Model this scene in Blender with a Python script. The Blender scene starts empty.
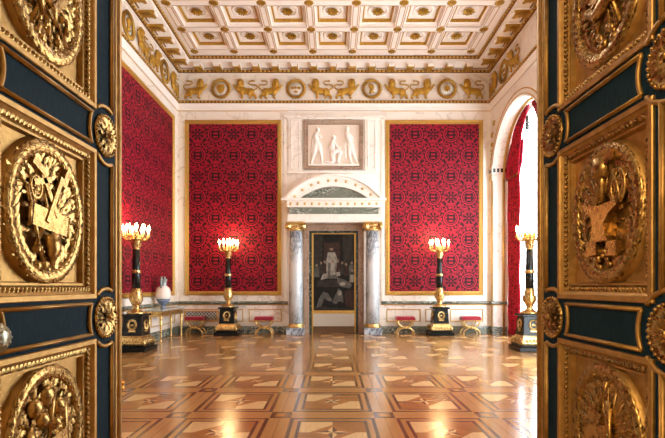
import bpy, bmesh, math, random
from mathutils import Vector, Matrix
random.seed(11)
PI = math.pi
scene = bpy.context.scene
COL = scene.collection

# ------------------------------------------------------------------ room sizes (metres)
F, VX, HY, EYE = 460.0, 332.6, 286.0, 1.382       # focal length in px, vanishing point, eye height
XL, XR, YB, YF, ZC = -4.56, 4.65, 13.53, 1.10, 7.90
def bx(px, Y=YB): return (px - VX) * Y / F        # horizontal place of a sight line at depth Y
def bz(py, Y=YB): return EYE + (HY - py) * Y / F
def lin(c):
    c = c / 255.0
    return c / 12.92 if c <= 0.04045 else ((c + 0.055) / 1.055) ** 2.4
def rgb(r, g, b): return (lin(r), lin(g), lin(b), 1.0)

# ------------------------------------------------------------------ node helpers
class E:
    """a socket with arithmetic"""
    def __init__(s, nt, k): s.nt, s.k = nt, k
    def op(s, o, b=None, c=None):
        n = s.nt.nodes.new('ShaderNodeMath'); n.operation = o
        for i, q in enumerate((s, b, c)):
            if q is None: continue
            if isinstance(q, E): s.nt.links.new(q.k, n.inputs[i])
            else: n.inputs[i].default_value = q
        return E(s.nt, n.outputs[0])
    def __add__(s, b): return s.op('ADD', b)
    def __sub__(s, b): return s.op('SUBTRACT', b)
    def __rsub__(s, b): return (s * -1.0) + b
    def __mul__(s, b): return s.op('MULTIPLY', b)
    def __truediv__(s, b): return s.op('DIVIDE', b)
    __radd__ = __add__; __rmul__ = __mul__
    def abs(s): return s.op('ABSOLUTE')
    def sin(s): return s.op('SINE')
    def cos(s): return s.op('COSINE')
    def floor(s): return s.op('FLOOR')
    def sqrt(s): return s.op('SQRT')
    def lt(s, b): return s.op('LESS_THAN', b)
    def gt(s, b): return s.op('GREATER_THAN', b)
    def min(s, b): return s.op('MINIMUM', b)
    def max(s, b): return s.op('MAXIMUM', b)
    def atan2(s, b): return s.op('ARCTAN2', b)
    def mod(s, b): return s.op('FLOORED_MODULO', b)
    def step(s, lo, hi):                       # smooth ramp
        n = s.nt.nodes.new('ShaderNodeMapRange'); n.interpolation_type = 'SMOOTHSTEP'
        s.nt.links.new(s.k, n.inputs[0]); n.inputs[1].default_value = lo; n.inputs[2].default_value = hi
        return E(s.nt, n.outputs[0])
    def between(s, a, b): return s.gt(a) * s.lt(b)

class Mat:
    def __init__(s, name, rough=0.5, metal=0.0, color=(.8, .8, .8, 1), **kw):
        s.m = bpy.data.materials.new(name); s.m.use_nodes = True
        s.nt = s.m.node_tree; s.b = s.nt.nodes['Principled BSDF']
        s.b.inputs['Roughness'].default_value = rough
        s.b.inputs['Metallic'].default_value = metal
        s.b.inputs['Base Color'].default_value = color
        for k, v in kw.items(): s.b.inputs[k.replace('_', ' ')].default_value = v
    def node(s, t): return s.nt.nodes.new(t)
    def link(s, a, b): s.nt.links.new(a.k if isinstance(a, E) else a, b)
    def pos(s):
        if not hasattr(s, '_p'):
            g = s.node('ShaderNodeTexCoord')
            s._vec = g.outputs['Object']
            x = s.node('ShaderNodeSeparateXYZ'); s.link(s._vec, x.inputs[0])
            s._p = [E(s.nt, x.outputs[i]) for i in range(3)]
        return s._p
    def vec(s, x, y, z=0.0):
        c = s.node('ShaderNodeCombineXYZ')
        for i, q in enumerate((x, y, z)):
            if isinstance(q, E): s.link(q, c.inputs[i])
            else: c.inputs[i].default_value = q
        return c.outputs[0]
    def noise(s, vec=None, scale=5.0, detail=4.0, rough=.5, dist=0.0):
        n = s.node('ShaderNodeTexNoise')
        if vec is None: s.pos(); vec = s._vec
        s.link(vec, n.inputs['Vector'])
        n.inputs['Scale'].default_value = scale; n.inputs['Detail'].default_value = detail
        n.inputs['Roughness'].default_value = rough; n.inputs['Distortion'].default_value = dist
        return E(s.nt, n.outputs[0])
    def mix(s, f, a, b):
        n = s.node('ShaderNodeMix'); n.data_type = 'RGBA'
        if isinstance(f, E): s.link(f, n.inputs[0])
        else: n.inputs[0].default_value = f
        for q, i in ((a, 6), (b, 7)):
            if isinstance(q, tuple): n.inputs[i].default_value = q
            else: s.link(q, n.inputs[i])
        return n.outputs[2]
    def color(s, k): s.link(k, s.b.inputs['Base Color'])
    def rough(s, e): s.link(e, s.b.inputs['Roughness'])
    def bump(s, e, strength=.3, dist=.01):
        n = s.node('ShaderNodeBump'); n.inputs['Strength'].default_value = strength; n.inputs['Distance'].default_value = dist
        s.link(e, n.inputs['Height']); s.link(n.outputs[0], s.b.inputs['Normal'])

M = {}
def gold(name, c1, c2, rough, metal, bump=.25, scale=40):
    k = Mat(name, rough, metal)
    n = k.noise(scale=scale, detail=3)
    k.color(k.mix(n.step(.3, .7), c1, c2)); k.bump(k.noise(scale=scale * 2.2, detail=2), bump, .006)
    k.rough(n * .16 + (rough - .08))
    M[name] = k.m
gold('door_gold', rgb(150, 112, 54), rgb(172, 132, 72), .44, .75, .22, 34)
gold('door_gold_carved', rgb(136, 103, 52), rgb(178, 142, 82), .28, .9, .10, 40)
gold('gilding', rgb(192, 150, 70), rgb(214, 174, 96), .36, .65)
gold('frieze_gold', rgb(172, 128, 38), rgb(198, 154, 62), .40, .5)
gold('frieze_ground', rgb(118, 78, 14), rgb(140, 96, 24), .5, .5)
gold('pale_gilding', rgb(214, 178, 122), rgb(228, 198, 150), .4, .5)
gold('gilt_bronze', rgb(206, 168, 100), rgb(228, 198, 138), .28, .95)

def marble(name, base, vein, tint, scale=1.2, width=.035, amount=.8, rough=.3, dist=1.5, stretch=(1, 1, 1)):
    k = Mat(name, rough); p = k.pos()
    v = k.vec(p[0] * stretch[0], p[1] * stretch[1], p[2] * stretch[2])
    n1 = k.noise(v, scale, 6, .55, dist)
    veins = 1.0 - (n1 - .5).abs().step(0.0, width)
    n2 = k.noise(v, scale * .6, 3)
    c = k.mix(n2.step(.35, .7), base, tint)
    k.color(k.mix(veins * n2.step(.35, .62) * amount, c, vein))
    M[name] = k.m
marble('cream_marble', rgb(242, 235, 226), rgb(190, 172, 156), rgb(238, 226, 213), .9, .03, .55)
marble('pale_marble', rgb(244, 238, 230), rgb(200, 184, 168), rgb(240, 230, 220), 1.3, .03, .5)
marble('grey_green_marble', rgb(112, 118, 104), rgb(206, 208, 196), rgb(76, 84, 76), 2.4, .05, .8, .25, 2.5, (1, 1, 2.2))
marble('column_marble', rgb(206, 211, 214), rgb(82, 90, 104), rgb(160, 170, 182), 2.2, .07, .95, .2, 3.2, (1.3, 1.3, .6))
marble('brown_marble', rgb(160, 132, 112), rgb(208, 186, 166), rgb(132, 106, 88), 5, .05, .5, .3)
marble('dark_marble', rgb(52, 62, 56), rgb(150, 160, 150), rgb(30, 38, 36), 4, .04, .7, .2)
marble('table_marble', rgb(176, 182, 180), rgb(110, 118, 118), rgb(205, 208, 204), 4, .06, .7, .2)

def plain(name, c, rough=.5, metal=0, **kw):
    k = Mat(name, rough, metal, c, **kw)
    k.bump(k.noise(scale=30, detail=2), .05, .004)
    M[name] = k.m
plain('white_plaster', rgb(244, 238, 232), .55)
plain('ceiling_plaster', rgb(243, 233, 224), .6)
plain('relief_stone', rgb(244, 238, 230), .5)
plain('relief_ground', rgb(230, 212, 196), .6)
plain('black_bronze', rgb(26, 31, 30), .18, .2)
plain('black_marble', rgb(22, 24, 23), .18, Specular_IOR_Level=.25)
plain('candle_wax', rgb(250, 244, 225), .5)
plain('red_velvet', rgb(150, 8, 38), .7, Sheen_Weight=.3, Sheen_Roughness=.4)
plain('porcelain', rgb(240, 230, 224), .15)
plain('blue_glaze', rgb(112, 126, 152), .15)
plain('grey_glaze', rgb(150, 158, 160), .22, .3)
plain('void_black', rgb(14, 14, 16), .8)
plain('white_paint', rgb(240, 240, 238), .4)
plain('anteroom_wall', rgb(196, 176, 150), .7)
plain('stair_stone', rgb(176, 166, 150), .5)
plain('knob_metal', rgb(150, 146, 128), .3, .9)
plain('brass', rgb(214, 150, 70), .25, 1.0)
plain('step_wood', rgb(92, 66, 44), .3)

k = Mat('door_paint', .5, Specular_IOR_Level=.03); p = k.pos()
n = k.noise(k.vec(p[0] * 4, p[1] * 14, p[2] * 4), 6, 4)
k.color(k.mix(n.step(.3, .75), rgb(16, 33, 43), rgb(24, 45, 57))); k.bump(n, .08, .003); M['door_paint'] = k.m

k = Mat('flame', .5); k.b.inputs['Emission Color'].default_value = (1.0, .72, .34, 1); k.b.inputs['Emission Strength'].default_value = 26.0
M['flame'] = k.m

k = Mat('window_glass'); nt = k.nt
tr = k.node('ShaderNodeBsdfTransparent'); gl = k.node('ShaderNodeBsdfGlossy'); gl.inputs['Roughness'].default_value = .02
mx = k.node('ShaderNodeMixShader'); mx.inputs[0].default_value = .05; k.link(tr.outputs[0], mx.inputs[1]); k.link(gl.outputs[0], mx.inputs[2])
k.link(mx.outputs[0], nt.nodes['Material Output'].inputs[0]); M['window_glass'] = k.m

# red silk damask: staggered medallions, stars between them, mirrored foliage
def damask(name, u0, v0, axis, bright, dark, rough=.5):
    k = Mat(name, rough, Specular_IOR_Level=.3); P = k.pos()
    A, B = 1.053, .617
    u = P[axis] - u0; v = P[2 if axis != 3 else 1] - v0
    def lattice(ou, ov):
        a = (u + (ou + A / 2)).mod(A) - A / 2
        b = (v + (ov + B)).mod(2 * B) - B
        return a, b, (a * a + b * b).sqrt()
    a1, b1, r1 = lattice(0, 0); a2, b2, r2 = lattice(A / 2, B)
    first = r1.lt(r2)
    ra = a1 * first + a2 * (1.0 - first); rb = b1 * first + b2 * (1.0 - first); r = r1.min(r2)
    s1, t1, q1 = lattice(A / 2, 0); s2, t2, q2 = lattice(0, B)
    fs = q1.lt(q2)
    sa = s1 * fs + s2 * (1.0 - fs); sb = t1 * fs + t2 * (1.0 - fs); q = q1.min(q2)
    th = rb.atan2(ra); ts = sb.atan2(sa)
    ring_edge = r.between(.15, .170).max(r.between(.196, .236))
    dots = r.between(.262, .298) * (th * 16.0).sin().gt(-.45)
    inner = r.lt(.142)
    bars = ((rb * 62.0).sin().gt(-.1)) * (((ra.abs() * 42.0) + 1.0).sin().gt(-.5))
    inside = inner * bars * .85
    petals = (ts * 8.0).cos() * .5 + .5
    star = q.lt(.19) * petals.gt(.45) * q.gt(.06) * .6
    star = star.max(q.lt(.035) * .7)
    foli = k.noise(k.vec(ra.abs() * 1.0, rb, 0), 7.0, 2.0, .5, 1.0)
    curl = ((foli * 34.0 + r * 9.0).sin() * .8 + .5).max(0.0).min(1.0) * r.gt(.295) * q.gt(.17)
    halo = q.between(.20, .225) * .8 * r.gt(.3)
    m = ring_edge.max(dots * .85).max(inside).max(star).max(curl).max(halo)
    fine = k.noise(scale=90, detail=1)
    m = m * (fine * .5 + .72)
    k.color(k.mix(m, dark, bright)); k.rough(.66 - m * .12); k.bump(m, .15, .004)
    M[name] = k.m
RB, RD = rgb(160, 5, 40), rgb(36, 0, 10)
damask('damask_left', bx(215.8), bz(134.4), 0, RB, RD)
damask('damask_right', bx(415.2), bz(134.4), 0, RB, RD)
damask('damask_side', 12.86, bz(134.4), 1, RB, RD)
damask('curtain_silk', 12.9, bz(134.4), 1, rgb(196, 14, 50), rgb(124, 5, 28), .55)

# parquet
def parquet():
    k = Mat('parquet', .2); P = k.pos()
    PX, PY = 1.10, 1.176
    u = ((P[0] + PX / 2 * 1.0).mod(PX) - PX / 2) / PX       # cell centre at x = 0
    v = ((P[1] - 4.93).mod(PY) - PY / 2) / PY               # band centre at y = 4.93 + k*PY
    iu = ((P[0] + PX / 2) / PX).floor(); iv = ((P[1] - 4.93) / PY).floor()
    au, av = u.abs(), v.abs()
    m = au.max(av)
    along = k.noise(k.vec(P[0] * 3.0, P[1] * 42.0, iu * 3.7), 1.0, 3)
    across = k.noise(k.vec(P[0] * 42.0, P[1] * 3.0, iv * 3.7), 1.0, 3)
    light, tan, mid, dark, red = rgb(216, 178, 124), rgb(170, 122, 70), rgb(148, 98, 52), rgb(66, 38, 20), rgb(116, 74, 42)
    # panel field : four triangles, opposite ones alike
    diag = (u * v).gt(0.0)
    tri = k.mix(diag, light, mid)
    # lighter / darker wedges beside the pair
    w = (u + v).abs().lt((u - v).abs())
    # field quadrants cut by a long lozenge
    loz = (au + av).lt(.20)
    tri = k.mix(loz, tri, rgb(160, 106, 56))
    par = (iu + iv).mod(2.0).gt(.5)
    pa = (au + av + au.min(av) * 1.6).lt(.155)
    pb = (au.max(av) + (au - av).abs() * .5).lt(.085)
    star = pa * par + pb * (1.0 - par)
    lobe = ((u * v) * (au - av)).gt(0.0)
    c = k.mix(star, tri, k.mix(lobe, rgb(96, 54, 26), light))
    c = k.mix(m.gt(.290), c, dark)            # inner dark line
    c = k.mix(m.gt(.320), c, tan)             # tan frame
    c = k.mix(m.gt(.364), c, dark)            # outer dark line
    c = k.mix(m.gt(.398), c, rgb(172, 124, 72))            # band
    edge = m.between(.398, .405)
    corner = au.min(av)
    cs = corner.gt(.402)
    sq = (0.5 - au).max(0.5 - av)
    c = k.mix(cs, c, k.mix(sq.lt(.055), dark, k.mix(sq.lt(.03), mid, tan)))
    strip = (0.5 - m).lt(.006)
    c = k.mix(strip * corner.lt(.4) * 0.5, c, red)
    grain = (along * av.gt(au) + across * (1.0 - av.gt(au)))
    c = k.mix((grain - .3) * .7, c, rgb(124, 80, 42))
    big = k.noise(scale=.7, detail=2)
    c = k.mix(big.step(.3, .8) * .25, c, rgb(192, 146, 92))
    k.color(c)
    k.rough(grain * .10 + .15)
    k.bump(k.noise(scale=3.0, detail=2), .05, .02)
    k.b.inputs['Coat Weight'].default_value = .25; k.b.inputs['Coat Roughness'].default_value = .12
    M['parquet'] = k.m
parquet()

# ------------------------------------------------------------------ mesh builder
class MB:
    def __init__(s, T=None): s.v, s.f, s.mi, s.sm = [], [], [], []; s.T = T or Matrix(); s.mat = 0; s.smooth = False
    def add(s, vs, fs, smooth=None):
        o = len(s.v); s.v += [s.T @ Vector(q) for q in vs]
        flip = s.T.determinant() < 0
        for q in fs:
            q = [o + i for i in q]
            s.f.append(q[::-1] if flip else q); s.mi.append(s.mat); s.sm.append(s.smooth if smooth is None else smooth)
    def box(s, x0, x1, y0, y1, z0, z1, taper=None):
        t = taper or 0.0
        vs = [(x0, y0, z0), (x1, y0, z0), (x1, y1, z0), (x0, y1, z0),
              (x0 + t, y0 + t, z1), (x1 - t, y0 + t, z1), (x1 - t, y1 - t, z1), (x0 + t, y1 - t, z1)]
        s.add(vs, [(3, 2, 1, 0), (4, 5, 6, 7), (0, 1, 5, 4), (1, 2, 6, 5), (2, 3, 7, 6), (3, 0, 4, 7)], False)
    def bbox(s, x0, x1, y0, y1, z0, z1, b=.01):               # box with chamfered rims
        def ring(i, z): return [(x0 + i, y0 + i, z), (x1 - i, y0 + i, z), (x1 - i, y1 - i, z), (x0 + i, y1 - i, z)]
        vs = ring(b, z0) + ring(0, z0 + b) + ring(0, z1 - b) + ring(b, z1)
        fs = [(3, 2, 1, 0), (12, 13, 14, 15)]
        for r in range(3):
            for i in range(4):
                j = (i + 1) % 4; fs.append((r * 4 + i, r * 4 + j, r * 4 + 4 + j, r * 4 + 4 + i))
        s.add(vs, fs, False)
    def lathe(s, prof, c=(0, 0, 0), n=20, smooth=True, sq=None):
        vs, fs = [], []
        for r, z in prof:
            for i in range(n):
                a = 2 * PI * i / n
                vs.append((c[0] + r * math.cos(a), c[1] + r * math.sin(a), c[2] + z))
        for j in range(len(prof) - 1):
            for i in range(n):
                k = (i + 1) % n; fs.append((j * n + i, j * n + k, j * n + n + k, j * n + n + i))
        fs.append(tuple(range(n))[::-1]); L = (len(prof) - 1) * n; fs.append(tuple(range(L, L + n)))
        s.add(vs, fs, smooth)
    def tube(s, pts, r, n=8, closed=False, flat=1.0, caps=True):
        pts = [Vector(q) for q in pts]; m = len(pts)
        rr = r if isinstance(r, (list, tuple)) else [r] * m
        vs, fs = [], []; up = None
        for i in range(m):
            a = pts[(i - 1) % m] if (closed or i > 0) else pts[i]; b = pts[(i + 1) % m] if (closed or i < m - 1) else pts[i]
            t = (b - a).normalized()
            if up is None: up = Vector((0, 0, 1)) if abs(t.z) < .9 else Vector((1, 0, 0))
            x = t.cross(up)
            if x.length < 1e-5: x = t.orthogonal()
            x.normalize(); y = x.cross(t).normalized(); up = y
            for j in range(n):
                g = 2 * PI * j / n
                vs.append(pts[i] + (x * math.cos(g) + y * math.sin(g) * flat) * rr[i])
        for i in range(m if closed else m - 1):
            k = (i + 1) % m
            for j in range(n):
                l = (j + 1) % n; fs.append((i * n + j, k * n + j, k * n + l, i * n + l))
        if not closed and caps: fs += [tuple(range(n)), tuple(range((m - 1) * n, m * n))[::-1]]
        s.add(vs, fs, True)
    def ell(s, c, r, n=10, m=6, R=None):
        vs, fs = [], []
        r = (r, r, r) if isinstance(r, (int, float)) else r
        for j in range(1, m):
            ph = PI * j / m
            for i in range(n):
                a = 2 * PI * i / n
                q = Vector((r[0] * math.sin(ph) * math.cos(a), r[1] * math.sin(ph) * math.sin(a), -r[2] * math.cos(ph)))
                if R: q = R @ q
                vs.append(Vector(c) + q)
        for j in range(m - 2):
            for i in range(n):
                k = (i + 1) % n; fs.append((j * n + i, j * n + k, j * n + n + k, j * n + n + i))
        b = Vector((0, 0, -r[2])); t = Vector((0, 0, r[2]))
        if R: b, t = R @ b, R @ t
        o = len(vs); vs += [Vector(c) + b, Vector(c) + t]
        for i in range(n):
            k = (i + 1) % n; fs += [(k, i, o), ((m - 2) * n + i, (m - 2) * n + k, o + 1)]
        s.add(vs, fs, True)
    def prism(s, poly, w0, w1, smooth=False):                 # polygon in local xy pulled along z
        A = sum(poly[i][0] * poly[(i + 1) % len(poly)][1] - poly[(i + 1) % len(poly)][0] * poly[i][1] for i in range(len(poly)))
        if A < 0: poly = poly[::-1]
        n = len(poly); vs = [(x, y, w0) for x, y in poly] + [(x, y, w1) for x, y in poly]
        s.add(vs, [tuple(range(n))[::-1], tuple(range(n, 2 * n))] + [(i, (i + 1) % n, n + (i + 1) % n, n + i) for i in range(n)], smooth)
    def frame(s, u0, u1, v0, v1, prof):                        # mitred rectangular moulding, prof = (inset, height)
        vs, fs = [], []; n = len(prof)
        for cu, cv, su, sv in ((u0, v0, 1, 1), (u1, v0, -1, 1), (u1, v1, -1, -1), (u0, v1, 1, -1)):
            for d, w in prof: vs.append((cu + su * d, cv + sv * d, w))
        for c in range(4):
            e = (c + 1) % 4
            for i in range(n - 1): fs.append((c * n + i, e * n + i, e * n + i + 1, c * n + i + 1))
        s.add(vs, fs, False)
    def leaf(s, p, d, nrm, L, W, H):
        p, d, nrm = Vector(p), Vector(d).normalized(), Vector(nrm).normalized()
        x = d.cross(nrm).normalized()
        vs = [p, p + d * L * .4 + x * W * .5, p + d * L + nrm * H * .35, p + d * L * .4 - x * W * .5, p + d * L * .42 + nrm * H, p - nrm * H * .3]
        s.add(vs, [(0, 1, 4), (1, 2, 4), (2, 3, 4), (3, 0, 4)], True)
    def sweep(s, path, prof, closed=False):                    # vertical-plane profile (d inward = left of path, z) along a floor path
        path = [Vector((a, b)) for a, b in path]; m = len(path); n = len(prof); vs, fs = [], []
        for i in range(m):
            a = path[(i - 1) % m] if (closed or i > 0) else None; b = path[(i + 1) % m] if (closed or i < m - 1) else None
            d1 = (path[i] - a).normalized() if a is not None else None; d2 = (b - path[i]).normalized() if b is not None else None
            d1 = d1 or d2; d2 = d2 or d1
            n1, n2 = Vector((-d1.y, d1.x)), Vector((-d2.y, d2.x)); q = (n1 + n2); q = q / (q.dot(n1))
            for d, z in prof: vs.append((path[i].x + q.x * d, path[i].y + q.y * d, z))
        for i in range(m if closed else m - 1):
            k = (i + 1) % m
            for j in range(n - 1): fs.append((i * n + j, k * n + j, k * n + j + 1, i * n + j + 1))
        s.add(vs, fs, False)
    def build(s, name, mats, parent=None, loc=None):
        me = bpy.data.meshes.new(name); me.from_pydata(s.v, [], s.f)
        for q in (mats if isinstance(mats, (list, tuple)) else [mats]): me.materials.append(M[q])
        me.polygons.foreach_set('material_index', s.mi); me.polygons.foreach_set('use_smooth', s.sm); me.update()
        o = bpy.data.objects.new(name, me); COL.objects.link(o)
        if parent is not None: o.parent = parent
        if loc is not None: o.location = loc
        return o

def WALL(side, u, v, w=0.0):
    """frame of a wall: local x along it, y up, z out into the room"""
    if side == 'back':  B = ((1, 0, 0), (0, 0, -1), (0, 1, 0)); o = (u, YB - w, v)
    if side == 'left':  B = ((0, 0, 1), (1, 0, 0), (0, 1, 0)); o = (XL + w, u, v)
    if side == 'right': B = ((0, 0, -1), (-1, 0, 0), (0, 1, 0)); o = (XR - w, u, v)
    T = Matrix(B).to_4x4(); T.translation = o
    return T
def setp(o, label=None, cat=None, group=None, kind=None):
    if label: o['label'] = label
    if cat: o['category'] = cat
    if group: o['group'] = group
    if kind: o['kind'] = kind
    return o
def thing(name, label, cat, T, group=None, kind=None):
    o = bpy.data.objects.new(name, None); COL.objects.link(o); o.empty_display_size = .1
    o.matrix_world = T if isinstance(T, Matrix) else Matrix.Translation(T)
    return setp(o, label, cat, group, kind)
def copy_tree(o, parent=None):
    kids = [c for c in COL.objects if c.parent == o]
    c = o.copy(); COL.objects.link(c)
    if parent is not None: c.parent = parent
    for q in kids: copy_tree(q, c)
    return c
def struct(o): return setp(o, kind='structure')

def fuse(mb, name, mats, parent=None, voxel=.012, smooth=2):
    """weld overlapping limbs into one continuous surface"""
    o = mb.build(name, mats, parent)
    r = o.modifiers.new('r', 'REMESH'); r.mode = 'VOXEL'; r.voxel_size = voxel; r.use_smooth_shade = True
    if smooth:
        q = o.modifiers.new('s', 'SMOOTH'); q.iterations = smooth; q.factor = .5
    dg = bpy.context.evaluated_depsgraph_get(); dg.update()
    me = bpy.data.meshes.new_from_object(o.evaluated_get(dg)); me.name = name
    old = o.data; o.modifiers.clear(); o.data = me; bpy.data.meshes.remove(old)
    if not len(me.materials): me.materials.append(M[mats])
    return o

# ================================================================== SETTING
mb = MB(); mb.box(XL - .3, XR + .7, .75, YB + .3, -.1, 0); struct(mb.build('floor', 'parquet'))
mb = MB(); mb.box(XL - .3, XR + .45, YB, YB + .3, 0, 8.3)
wall_back = struct(mb.build('wall_back', 'cream_marble'))
mb = MB(); mb.box(XL - .3, XL, .78, YB, 0, 8.3); wall_left = struct(mb.build('wall_left', 'cream_marble'))
# front wall with the doorway the camera looks through
mb = MB()
mb.box(XL, -1.06, .78, YF, 0, 8.3); mb.box(1.02, XR, .78, YF, 0, 8.3); mb.box(-1.06, 1.02, .78, YF, 3.25, 8.3)
struct(mb.build('wall_front', 'cream_marble'))
# right wall with three tall arched windows
WC, WR, WS = (11.65, 7.40), 1.64, 4.43
poly = [(YF - .32, 0)]
for c in WC[::-1]:
    poly.append((c - WR, 0)); poly.append((c - WR, WS))
    for i in range(1, 24): a = PI - PI * i / 24; poly.append((c + WR * math.cos(a), WS + WR * math.sin(a)))
    poly.append((c + WR, WS)); poly.append((c + WR, 0))
poly += [(YB, 0), (YB, 8.3), (YF - .32, 8.3)]
TR = Matrix(((0, 0, 1), (1, 0, 0), (0, 1, 0))).to_4x4()      # local x=Y, y=Z, z=X
mb = MB(TR); mb.prism(poly, XR, XR + .54)
wall_right = struct(mb.build('wall_right', 'pale_marble'))
# anteroom behind the camera
mb = MB(); mb.box(-2.6, 2.6, -3.6, .75, -.1, 0); struct(mb.build('floor_anteroom', 'stair_stone'))
mb = MB(); mb.box(-2.7, -2.6, -3.6, .78, 0, 4.2); struct(mb.build('wall_anteroom_left', 'anteroom_wall'))
mb = MB(); mb.box(2.6, 2.7, -3.6, .78, 0, 4.2); struct(mb.build('wall_anteroom_right', 'anteroom_wall'))
mb = MB(); mb.box(-2.7, 2.7, -3.7, -3.6, 0, 4.2); struct(mb.build('wall_anteroom_rear', 'anteroom_wall'))
mb = MB(); mb.box(-2.7, 2.7, -3.7, .78, 4.2, 4.3); struct(mb.build('ceiling_anteroom', 'white_plaster'))

# ---------------------------------------------------------------- coffered ceiling
GP, GX0, GY0 = 1.097, -3.835, 12.78
NX, NY = 7, 10
mb = MB()
def quad_ring(o, i, z0, z1):      # o,i = (x0,x1,y0,y1)
    vs = [(o[0], o[2], z0), (o[1], o[2], z0), (o[1], o[3], z0), (o[0], o[3], z0), (i[0], i[2], z1), (i[1], i[2], z1), (i[1], i[3], z1), (i[0], i[3], z1)]
    mb.add(vs, [(q, q + 4, (q + 1) % 4 + 4, (q + 1) % 4) for q in range(4)], False)
def inset(r, d): return (r[0] + d, r[1] - d, r[2] + d, r[3] - d)
for i in range(NX):
    for j in range(NY):
        cell = (GX0 + i * GP, GX0 + (i + 1) * GP, GY0 - (j + 1) * GP, GY0 - j * GP)
        a = inset(cell, .1)
        mb.mat = 0; quad_ring(cell, a, ZC, ZC)
        mb.mat = 1; quad_ring(a, inset(a, .014), ZC - .006, ZC - .006)
        mb.mat = 0; quad_ring(inset(a, .014), inset(a, .03), ZC, ZC + .08)
        b = inset(a, .03); quad_ring(b, inset(b, .055), ZC + .08, ZC + .08)
        c = inset(b, .055); mb.mat = 1; quad_ring(c, inset(c, .03), ZC + .075, ZC + .15)
        d = inset(c, .03); mb.mat = 0; quad_ring(d, inset(d, .05), ZC + .15, ZC + .15)
        e = inset(d, .05); quad_ring(e, inset(e, .02), ZC + .15, ZC + .165)
        g = inset(e, .02); mb.add([(g[0], g[2], ZC + .165), (g[1], g[2], ZC + .165), (g[1], g[3], ZC + .165), (g[0], g[3], ZC + .165)], [(0, 3, 2, 1)], False)
        if j < 4:                  # egg-and-dart teeth on the gilded step
            mb.mat = 1
            for t in range(12):
                u = c[0] + (t + .5) * (c[1] - c[0]) / 12; w = c[2] + (t + .5) * (c[3] - c[2]) / 12
                for q in ((u, c[3] - .012), (u, c[2] + .012), (c[0] + .012, w), (c[1] - .012, w)):
                    mb.ell((q[0], q[1], ZC + .11), (.024, .024, .036), 6, 4)
mb.mat = 0
x0, x1, y0, y1 = GX0, GX0 + NX * GP, GY0 - NY * GP, GY0
ox0, ox1, oy0, oy1 = XL, XR, YF, YB
quad_ring((ox0, ox1, oy0, oy1), (x0, x1, y0, y1), ZC, ZC)
mb.box(XL - .3, XR + .45, .78, YB + .3, ZC + .42, ZC + .5)
ceiling = struct(mb.build('ceiling', ['ceiling_plaster', 'frieze_gold']))
# gold inlaid lines along the beams
mb = MB()
for i in range(NX + 1):
    x = GX0 + i * GP
    for j in range(5):
        yb, ya = GY0 - j * GP - .14, GY0 - (j + 1) * GP + .14
        for s_ in (-1, 1): mb.box(x + s_ * .062 - .007, x + s_ * .062 + .007, ya, yb, ZC - .008, ZC + .004)
        mb.box(x - .062, x + .062, ya, ya + .014, ZC - .008, ZC + .004); mb.box(x - .062, x + .062, yb - .014, yb, ZC - .008, ZC + .004)
mb.build('gilt_line', 'frieze_gold', ceiling)
# rosettes in the coffers and bosses at the crossings
def rosette_mesh(R, n, H):
    q = MB(Matrix.Scale(-1, 4, (0, 0, 1)))
    for k in range(n):
        a = 2 * PI * k / n; d = (math.cos(a), math.sin(a), .15)
        q.leaf((d[0] * R * .15, d[1] * R * .15, 0), d, (0, 0, 1), R * .85, R * .55, H)
    for k in range(n):
        a = 2 * PI * (k + .5) / n; d = (math.cos(a), math.sin(a), .4)
        q.leaf((d[0] * R * .1, d[1] * R * .1, H * .4), d, (0, 0, 1), R * .55, R * .4, H)
    q.ell((0, 0, H * .8), (R * .25, R * .25, H * .6), 10, 6)
    return q
proto_r = rosette_mesh(.165, 8, .07)
rp = None
for j in range(4):
    for i in range(NX):
        loc = (GX0 + (i + .5) * GP, GY0 - (j + .5) * GP, ZC + .16)
        if rp is None: o = rp = proto_r.build('coffer_rosette', 'frieze_gold', ceiling)
        else: o = rp.copy(); COL.objects.link(o)
        o.location = loc
ring = None
for j in range(4):
    for i in range(NX):
        loc = (GX0 + (i + .5) * GP, GY0 - (j + .5) * GP, ZC + .16)
        if ring is None:
            q = MB(); q.tube([(.225 * math.cos(a * PI / 14), .225 * math.sin(a * PI / 14), 0) for a in range(28)], .028, 6, True)
            ring = o = q.build('coffer_ring', 'relief_stone', ceiling)
        else: o = ring.copy(); COL.objects.link(o)
        o.location = loc
bp = None
for j in range(5):
    for i in range(NX + 1):
        if bp is None:
            q = rosette_mesh(.105, 8, .025); q.lathe([(.11, 0), (.11, .006), (.09, .01)], n=18); bp = o = q.build('beam_boss', 'frieze_gold', ceiling)
        else: o = bp.copy(); COL.objects.link(o)
        o.location = (GX0 + i * GP, GY0 - j * GP, ZC)

# ---------------------------------------------------------------- cornice and frieze
ROOM = [(XR, YF), (XR, YB), (XL, YB), (XL, YF)]      # counter-clockwise: interior on the left
mb = MB()
mb.mat = 0
mb.sweep(ROOM, [(0, 7.60), (.035, 7.60), (.035, 7.63), (.09, 7.70), (.09, 7.72), (.50, 7.74), (.50, ZC + .002)], True)
mb.sweep(ROOM, [(0, 6.50), (.012, 6.50), (.012, 6.53), (.03, 6.56), (.03, 6.64), (.055, 6.72), (.055, 6.735), (0, 6.735)], True)
mb.mat = 1
mb.sweep(ROOM, [(.035, 7.63), (.075, 7.635), (.10, 7.665), (.10, 7.70), (.085, 7.705)], True)
mb.sweep(ROOM, [(0, 6.735), (.06, 6.74), (.075, 6.78), (.06, 6.815), (0, 6.82)], True)
mb.sweep(ROOM, [(.50, ZC - .085), (.535, ZC - .08), (.545, ZC - .03), (.52, ZC - .004)], True)
mb.sweep(ROOM, [(.012, 6.525), (.02, 6.53), (.012, 6.545)], True)
mb.sweep(ROOM, [(.13, 7.716), (.16, 7.714), (.16, 7.73)], True)
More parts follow.
